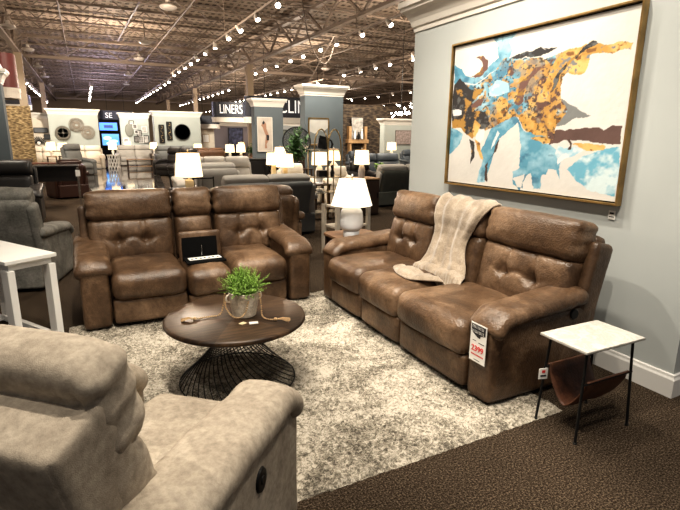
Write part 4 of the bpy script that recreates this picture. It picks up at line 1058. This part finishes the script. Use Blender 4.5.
deco('box', 'black storage box on the middle brass shelf', 'box', MB().box((0, 0, .07), (.2, .14, .12)), M_BLACK, (ex-.05, ey+.15, .842))
deco('bust_ornament', 'small dark bottle ornament on the middle brass shelf', 'ornament', MB().lathe([(0, 0), (.04, 0), (.045, .08), (.02, .14), (.035, .2), (0, .24)], 14), M_BLACKL, (ex+.17, ey+.15, .85))
deco('bowl', 'white bowl on the lower brass shelf', 'bowl', MB().lathe([(0, .0), (.04, 0), (.10, .06), (.095, .06), (0, .01)], 18), M_CERAM, (ex-.1, ey+.15, .55))
# cream step frame seen below the white lamp
t = thing('ladder_frame', 'cream painted open frame table behind the white lamp', 'table', (3.2, 6.1, 0), R(10))
for sx in (-1, 1):
    for sy in (-1, 1): MB().box((sx*.27, sy*.16, .35), (.05, .05, .70)).build('leg', M_CREAM, t)
for z in (.68, .40, .12): MB().box((0, 0, z), (.54, .32, .025)).build('shelf', M_CREAM, t)
# big plant and arched round mirror near pillar
def leafy(label, x, y, z0, h, spread, n, mat, name='potted_plant', potm=None, ll=.16, lw=.03, seed=1, pot_r=.14, pot_h=.25):
    t = thing(name, label, 'plant', (x, y, z0)); rr = random.Random(seed)
    MB().lathe([(0, 0), (pot_r*.75, 0), (pot_r, pot_h), (pot_r*.9, pot_h), (0, pot_h*.9)], 18).build('pot', potm or M_BLACK, t, smooth='angle')
    mb = MB()
    for k in range(n):
        a = rr.random()*TAU; s = rr.uniform(.1, 1)*spread; top = Vector((math.cos(a)*s, math.sin(a)*s, pot_h+(h-pot_h)*rr.uniform(.35, 1)*(1-.3*s/spread)))
        mid = Vector((top.x*.4, top.y*.4, pot_h+(top.z-pot_h)*.6)); pts = [Vector((0, 0, pot_h*.9)), mid, top]; mb.tube(pts, .004, 3, cap=False)
        for i in range(9):
            q = rr.random(); p = mid.lerp(top, q) if i > 2 else pts[0].lerp(mid, .5+.5*q)
            d = Vector((rr.gauss(0, 1), rr.gauss(0, 1), rr.gauss(.1, .6))).normalized(); w = d.cross(Vector((rr.gauss(0, .3), rr.gauss(0, .3), 1))).normalized()*lw; l = ll*rr.uniform(.6, 1.1)
            mb.add([tuple(p), tuple(p+d*l*.45+w), tuple(p+d*l), tuple(p+d*l*.45-w)], [(0, 1, 2, 3)])
    mb.build('foliage', mat, t); return t
small_table('console_table', 'dark console table under the leafy plant by the grey pillar', (5.05, 12.3, 0), .6, .4, .8, M_DKWOOD, M_DKWOOD, shelf=True)
leafy('leafy green plant on the console table in front of the grey pillar', 4.95, 12.25, .8, 1.1, .34, 40, M_LEAFD, seed=2, ll=.2, lw=.035, pot_h=.18, pot_r=.1)
t = thing('round_mirror', 'thin black ring mirror behind the leafy plant by the grey pillar', 'mirror', (5.16, 12.80, 1.50)); t.rotation_euler = (R(90), 0, R(-20)); MB().lathe([(.36, 0), (.36, .03), (.39, .03), (.39, 0)], 40, closed=True).build('rim', M_BLACK, t); MB().lathe([(0, .01), (.36, .01)], 40).build('mirror_glass', plain('mirror', (.5, .52, .52), .08, metal=.8), t)
tt = MB().box((0, 0, .56), (.5, .2, 1.1)).build('plinth', M_DKWOOD, None, loc=(5.15, 12.89, 0), bevel=.01); tag(tt, 'dark plinth holding the black ring mirror', 'plinth')
leafy('spiky green plant left of the steel column far behind the sofas', 6.1, 19.6, .75, .75, .42, 26, M_LEAFD, seed=3, ll=.3, lw=.03, pot_h=.12, pot_r=.1)
small_table('console_table', 'long dark console table under the spiky plant', (6.0, 19.6, 0), 1.9, .45, .75, M_BLACK, M_BLACK)
# lattice front cabinet
c_ = cabinet('cabinet', 'black cabinet with crossed lattice doors below the grey picture pillar', (4.25, 13.1, 0), 1.3, .4, 1.03, M_BLACK, doors=2)
m = MB()
for k in range(2):
    for i in range(2):
        x0 = .05+.28*i-.0; z0 = .5; m.bar((x0, -.22, z0), (x0+.26, -.22, z0+.4), .02); m.bar((x0+.26, -.22, z0), (x0, -.22, z0+.4), .02)
m.build('lattice', M_CREAM, c_)
# armchair beige and lamps
couch('beige patterned armchair in front of the grey pillar', 4.62, 11.45, 8, .85, M_CREAM, 1, name='armchair', cat='armchair', H=.95)
small_table('end_table', 'end table under the half hidden lamp of the lit pair', (3.82, 10.9, 0), .36, .36, .62, M_DKWOOD, M_DKWOOD)
small_table('end_table', 'end table under the front lamp of the lit pair', (3.75, 10.0, 0), .4, .4, .62, M_DKWOOD, M_DKWOOD)
blamp('lit lamp with wide square shade and gold base, front of a pair', 3.76, 10.0, .62, .19, .165, .27, s=1.05, prof=BASE_OBEL, mat=plain('pale gold base', (.6, .5, .3), .4), sq=True)
blamp('lit lamp with square shade partly hidden behind its twin', 3.82, 10.9, .62, .17, .15, .27, s=1.05, prof=BASE_OBEL, mat=plain('pale gold base', (.6, .5, .3), .4), sq=True)
small_table('end_table', 'small end table holding the lamp behind the left brass arch', (4.52, 9.9, 0), .4, .4, .62, M_DKWOOD, M_DKWOOD)
blamp('lit lamp with drum shade behind the left side of the brass shelf', 4.52, 9.9, .62, .17, .16, .27, s=1.15)
# right of the pillars
cab = cabinet('cabinet', 'brown wooden end cabinet holding a lamp behind the white lamp', (5.22, 9.2, 0), .52, .5, .78, M_DKWOOD, doors=1, top=M_TAN)
blamp('lit lamp with white ribbed base on the brown wooden cabinet', 5.14, 9.12, .785, .165, .14, .29, s=.82, prof=[(0, 0), (.07, 0), (.085, .05), (.088, .2), (.06, .32), (.03, .36), (.015, .38), (0, .38)], mat=plain('grey ribbed', (.45, .43, .42), .4))
small_table('end_table', 'end table under the lamp with pleated cream shade', (6.0, 12.3, 0), .5, .5, .58, M_DKWOOD, M_DKWOOD)
blamp('lit lamp with pleated cream shade and white urn base', 6.02, 12.25, .58, .22, .13, .30, s=1.2, prof=[(0, 0), (.06, 0), (.06, .02), (.03, .05), (.05, .1), (.10, .2), (.10, .25), (.03, .33), (.02, .38), (0, .38)], sh=emit('pleated shade', (1, .70, .38), 1.3))
couch('striped cream armchair left of the brown wooden cabinet', 5.5, 10.9, -10, .8, M_CREAM, 1, name='armchair', cat='armchair', H=.9)
couch('black leather armchair behind the brown wooden cabinet lamp', 7.0, 12.3, 0, .85, M_BLACKL, 1, name='armchair', cat='armchair', H=.95)
couch('dark grey green reclining sofa seen from behind beside the near wall', 7.2, 10.35, 180, 2.5, M_LGREY, 3, q=.5, H=.98, shell=M_OLIVE, tilt=20)
small_table('side_table', 'small white side table left of the dark grey green sofa', (5.72, 10.1, 0), .3, .3, .5, M_WHITE, M_WHITE)
vs_ = deco('vase', 'slim white vase on the small white side table', 'vase', MB().lathe([(0, 0), (.04, 0), (.05, .1), (.045, .22), (.02, .28), (.025, .32), (0, .32)], 14), M_CERAM, (5.72, 10.1, .50))
couch('slate blue reclining sofa facing forward on the right, nearer one', 8.9, 14.6, -5, 2.0, M_BLUEG, 2, H=1.08)
couch('slate blue recliner standing behind the nearer slate sofa', 9.7, 17.2, 10, 1.1, M_BLUEG, 1, H=1.1, name='recliner', cat='recliner')
couch('dark blue grey sofa against the pale panel wall', 13.8, 18.8, 0, 2.1, M_BLUEG, 2, H=1.1)
leafy('small bright green plant on a low table among the slate sofas', 8.0, 13.1, .55, .35, .22, 24, M_LEAF, seed=5, ll=.12, lw=.02, pot_h=.1, pot_r=.08)
small_table('coffee_table', 'low dark table under the small bright green plant', (8.0, 13.1, 0), .7, .5, .55, M_DKWOOD, M_DKWOOD)
blamp('lit lamp with square shade before the pale panel wall', 12.35, 19.2, .7, .22, .2, .34, s=1.1, sq=False)
small_table('end_table', 'end table under the lamp before the pale panel wall', (12.35, 19.2, 0), .5, .5, .7, M_DKWOOD, M_DKWOOD)
# fireplace style wooden shelf on stone wall
t = thing('mantel', 'orange wood mantel cabinet against the brown stone wall', 'mantel', (14.3, 26.0, 0))
m = MB(); m.box((0, 0, 1.42), (1.35, .4, .22)); m.build('shelf', M_TAN, t, bevel=.01)
for s in (-1, 1): MB().box((s*.52, 0, 1.9), (.16, .3, .75)).build('post', M_TAN, t)
for s in (-1, 1): MB().box((s*.5, 0, .66), (.12, .3, 1.32)).build('leg', M_TAN, t)
t = picture('silver framed mirror standing on the orange wood mantel', 14.28, 25.96, 2.16, .75, 1.2, M_CHROME, [plain('mirror print', (.35, .33, .30), .3, var=.5, vscale=5)], name='mirror', cat='mirror')
for k, (x, h) in enumerate(((14.05, .5), (14.50, .6), (14.27, .4))):
    deco('vase', ['tall white vase at left on the orange mantel', 'tall white vase at right on the orange mantel', 'short black vase between the white vases on the mantel'][k], 'vase', MB().lathe([(0, 0), (.06, 0), (.09, h*.4), (.04, h*.85), (.06, h), (0, h)], 12), M_BLACK if k == 2 else M_CERAM, (x, 25.82-.04*k, 1.535))
# left side
couch('black leather reclining sofa at the far left behind the grey recliner', -1.95, 10.9, 0, 2.3, M_DKGREY, 3, q=.5, H=1.12)
t = small_table('counter_table', 'high dark counter table with chrome legs near the left', (-.62, 12.7, 0), .9, .7, .96, M_BLACKL, M_CHROME, leg=.035)
MB().box((0, .05, .78), (.85, .6, .32)).build('apron', M_BLACKL, t)
t = MB().box((0, 0, 0), (.09, .004, .14)); t = t.build('price_tag', M_PAPER, None, loc=(-.20, 12.32, .80)); tag(t, 'white price tag hanging on the dark counter table', 'tag')
couch('dark brown leather armchair to the right of the dark counter table', -.50, 14.9, 200, .85, plain('oxblood leather', (.03, .012, .008), .4), 1, name='armchair', cat='armchair', H=.98)
couch('white leather reclining sofa in front of the cream panel wall', -2.25, 28.3, 0, 2.6, M_CREAM, 3, H=1.05)
couch('white leather sofa against the sage clock wall', -.03, 28.0, 0, 1.75, M_CREAM, 2, H=1.1)
couch('dark grey recliner turned sideways before the white leather sofa', -.3, 23.6, 40, 1.0, M_MGREY, 1, name='recliner', cat='recliner', H=1.25)
couch('light grey reclining sofa far back below the photograph cluster', 2.45, 30.2, 0, 2.0, M_LGREY, 2, H=1.1)
couch('mid grey sofa far back below the two tall black panels', 4.4, 28.4, 0, 2.2, M_MGREY, 3, H=1.1)
couch('black leather reclining sofa turned away beyond the tiled aisle', 3.35, 21.6, -60, 2.0, M_BLACKL, 2, H=1.12)
couch('tan brown leather sofa below the round mirror', 5.0, 23.3, 175, 1.6, M_BROWN2, 2, H=1.1)
couch('brown leather sofa before the lilac alcove', 7.9, 22.8, 0, 2.0, M_BROWN2, 2, H=1.0)
for k, (x, y, lb) in enumerate(((-3.0, 25, 'lit lamp before the gold mosaic panel'), (-1.40, 26.3, 'left lamp of the lit pair before the clock wall'), (-.92, 26.3, 'right lamp of the lit pair before the clock wall'), (-1.55, 29.5, 'lit lamp at the left edge of the clock wall'),
    (1.22, 27.5, 'lit lamp on the white lattice table between two sofas'), (2.2, 31.4, 'small lit lamp left of the grey sofa far back'), (3.35, 29.2, 'lit lamp between the far grey sofas'), (4.75, 24.2, 'lit lamp below the round mirror'),
    (5.75, 22.2, 'left lamp of the lit pair right of the mirror wall'), (6.25, 22.2, 'right lamp of the lit pair right of the mirror wall'), (6.0, 16.4, 'lit low lamp beside the spiky plant'), (8.9, 31.5, 'glowing amber lamp in the lilac alcove'), (10.2, 33.0, 'second glowing amber lamp in the lilac alcove'))):
    zt = .68
    if k != 4: small_table('end_table', 'small end table under the '+lb, (x, y, 0), .42, .42, zt, M_TAN if k % 2 else M_DKWOOD, M_DKWOOD)
    blamp(lb, x, y, zt, .21, .18, .34, s=.75, sh=M_SHADE if k < 11 else emit('amber shade', (1, .6, .25), 2.5))
small_table('coffee_table', 'brown wooden coffee table on the far tiled aisle', (2.35, 26.6, 0), 1.2, .7, .5, M_TAN, M_DKWOOD, shelf=True)
t = thing('lattice_table', 'white openwork lattice table below the far lit lamp', 'table', (1.22, 27.5, 0)); m = MB()
for k in range(12):
    a = TAU*k/12; m.tube([(.28*math.cos(a), .28*math.sin(a), 0), (.28*math.cos(a+.9), .28*math.sin(a+.9), .65)], .02, 5); m.tube([(.28*math.cos(a), .28*math.sin(a), 0), (.28*math.cos(a-.9), .28*math.sin(a-.9), .65)], .02, 5)
m.build('lattice', M_WHITE, t); MB().lathe([(0, .65), (.32, .65), (.32, .68), (0, .68)], 20).build('table_top', M_WHITE, t)
small_table('dining_table', 'dark wooden table with chairs before the gold mosaic panel', (-2.3, 20.5, 0), 1.2, .8, .78, M_DKWOOD, M_DKWOOD)
small_table('sofa_table', 'reddish wood table before the white leather sofas', (-1.0, 19.5, 0), 1.3, .6, .7, plain('red wood', (.16, .06, .035), .4), M_DKWOOD)
# alcove dressing
picture('dark blue patterned art in the lilac alcove', 9.3, 34.2, 1.45, 1.0, 1.5, M_BLACK, [plain('indigo print', (.05, .06, .12), .6, var=.9, vscale=5)])
cabinet('sideboard', 'black sideboard in the lilac alcove', (8.4, 33.4, 0), 2.0, .5, .85, M_BLACK, doors=3)
picture('small pale picture in the far cream room', 6.85, 32.25, 1.5, .4, .5, M_TAN, [M_WHITE])
picture('pink and grey picture in the room behind the pillars', 9.9, 28.95, 1.5, .7, .9, M_WHITE, [plain('pink print', (.45, .30, .26), .6, var=.4)])
picture('dark floral wreath picture in the room behind the pillars', 10.75, 28.95, 1.6, .6, .9, M_BLACK, [plain('floral print', (.10, .11, .09), .6, var=.9, vscale=8)])
# ------------------------------------------------------------------ camera
def camera():
    f = 491.0; p = math.atan(117/491); r = R(.52); A = R(27)
    yaw = lambda v: Vector((v.x*math.cos(A)+v.y*math.sin(A), -v.x*math.sin(A)+v.y*math.cos(A), v.z))
    fw = yaw(Vector((0, math.cos(p), -math.sin(p)))); up = yaw(Vector((0, math.sin(p), math.cos(p)))); rt = yaw(Vector((1, 0, 0)))
    rt2 = rt*math.cos(r)+up*math.sin(r); up2 = -rt*math.sin(r)+up*math.cos(r)
    cd = bpy.data.cameras.new('camera'); cd.sensor_width = 36; cd.lens = f/680*36; cd.clip_end = 200; cd.clip_start = .05
    co = bpy.data.objects.new('camera', cd); C.objects.link(co)
    M = Matrix(((rt2.x, up2.x, -fw.x, 0), (rt2.y, up2.y, -fw.y, 0), (rt2.z, up2.z, -fw.z, 1.6), (0, 0, 0, 1)))
    co.matrix_world = M; bpy.context.scene.camera = co
camera()
# ------------------------------------------------------------------ light
def spot(loc, tgt, e, ang=70, col=(1, .90, .76), size=.08, blend=.6):
    l = bpy.data.lights.new('spot', 'SPOT'); l.energy = e; l.spot_size = R(ang); l.spot_blend = blend; l.color = col; l.shadow_soft_size = size
    o = bpy.data.objects.new('spot_light', l); C.objects.link(o); o.location = loc
    o.rotation_euler = (Vector(tgt)-Vector(loc)).to_track_quat('-Z', 'Y').to_euler(); return o
def point(loc, e, col=(1, .88, .72), size=.3):
    l = bpy.data.lights.new('point', 'POINT'); l.energy = e; l.color = col; l.shadow_soft_size = size
    o = bpy.data.objects.new('ceiling_fill_light', l); C.objects.link(o); o.location = loc; return o
w = bpy.data.worlds.new('w'); bpy.context.scene.world = w; w.use_nodes = True
w.node_tree.nodes['Background'].inputs[0].default_value = (.85, .80, .76, 1); w.node_tree.nodes['Background'].inputs[1].default_value = .22
spot((1.95, 2.5, 4.25), (3.2, 2.4, 1.7), 210, 80, size=.05)
spot((1.95, 3.7, 4.25), (3.2, 3.6, 1.7), 210, 80, size=.05)
spot((.9, 1.0, 4.3), (3.1, 2.0, 1.2), 260, 70, size=.05)
spot((1.0, 4.3, 4.3), (2.6, 3.4, .4), 280, 70, size=.05)
spot((.3, 2.2, 4.3), (.9, 3.0, .3), 230, 70, size=.05)
spot((.3, 3.2, 4.3), (.6, 4.8, .7), 260, 65, size=.05)
spot((1.9, 3.4, 4.3), (1.4, 4.9, .7), 200, 65, size=.05)
spot((.5, 1.6, 4.3), (.1, 1.7, .8), 260, 75, size=.05)
spot((1.6, .6, 4.3), (1.6, 2.2, 0), 200, 75, size=.05)
spot((-1.5, 1.5, 4.3), (-.6, 2.6, .6), 160, 75, size=.05)
spot((-1.3, 4.6, 4.3), (-.4, 5.6, .7), 120, 70, size=.05)
# the store beyond
for x, y, e in ((1.5, 8.5, 260), (4.2, 7.5, 200), (5.5, 12, 320), (2.8, 13, 320), (-1.5, 11, 220), (9.5, 15, 450), (11, 21, 500), (4, 20, 500), (-2, 19, 400)):
    spot((x, y, 4.2), (x+.3, y+.6, 0), e*1.35, 120, size=.1)
for x, y, tx, ty, e in ((-.4, 26.5, -.4, 30, 600), (2.6, 29.5, 2.8, 33, 600), (4.7, 26.5, 4.8, 30, 600), (5.6, 15.5, 6.0, 18.5, 260), (5.4, 10.2, 5.9, 13, 160), (14, 23, 14.6, 26.5, 500), (13, 18, 13.4, 20.6, 250), (-3, 21, -2.4, 24, 400), (9, 24, 9, 30, 600)):
    spot((x, y, 4.3), (tx, ty, 1.6), e*1.55, 80, size=.1)
for x in (-6, 1.5, 9.5, 18):
    for y in (13, 23, 34, 46): point((x, y, 3.9), 400 if y < 40 else 300, (1, .82, .64) if x != 1.5 or y < 30 else (.78, .72, 1.0), .15)  # fill lights added to brighten the ceiling; bluish ones mimic the televisions' glow
sc = bpy.context.scene
sc.view_settings.view_transform = 'Standard'; sc.view_settings.look = 'Medium High Contrast'; sc.view_settings.exposure = 0.12; sc.view_settings.gamma = 1.0
sc.cycles.use_denoising = True
sc.cycles.max_bounces = 6; sc.cycles.diffuse_bounces = 3
sc.cycles.sample_clamp_indirect = 6
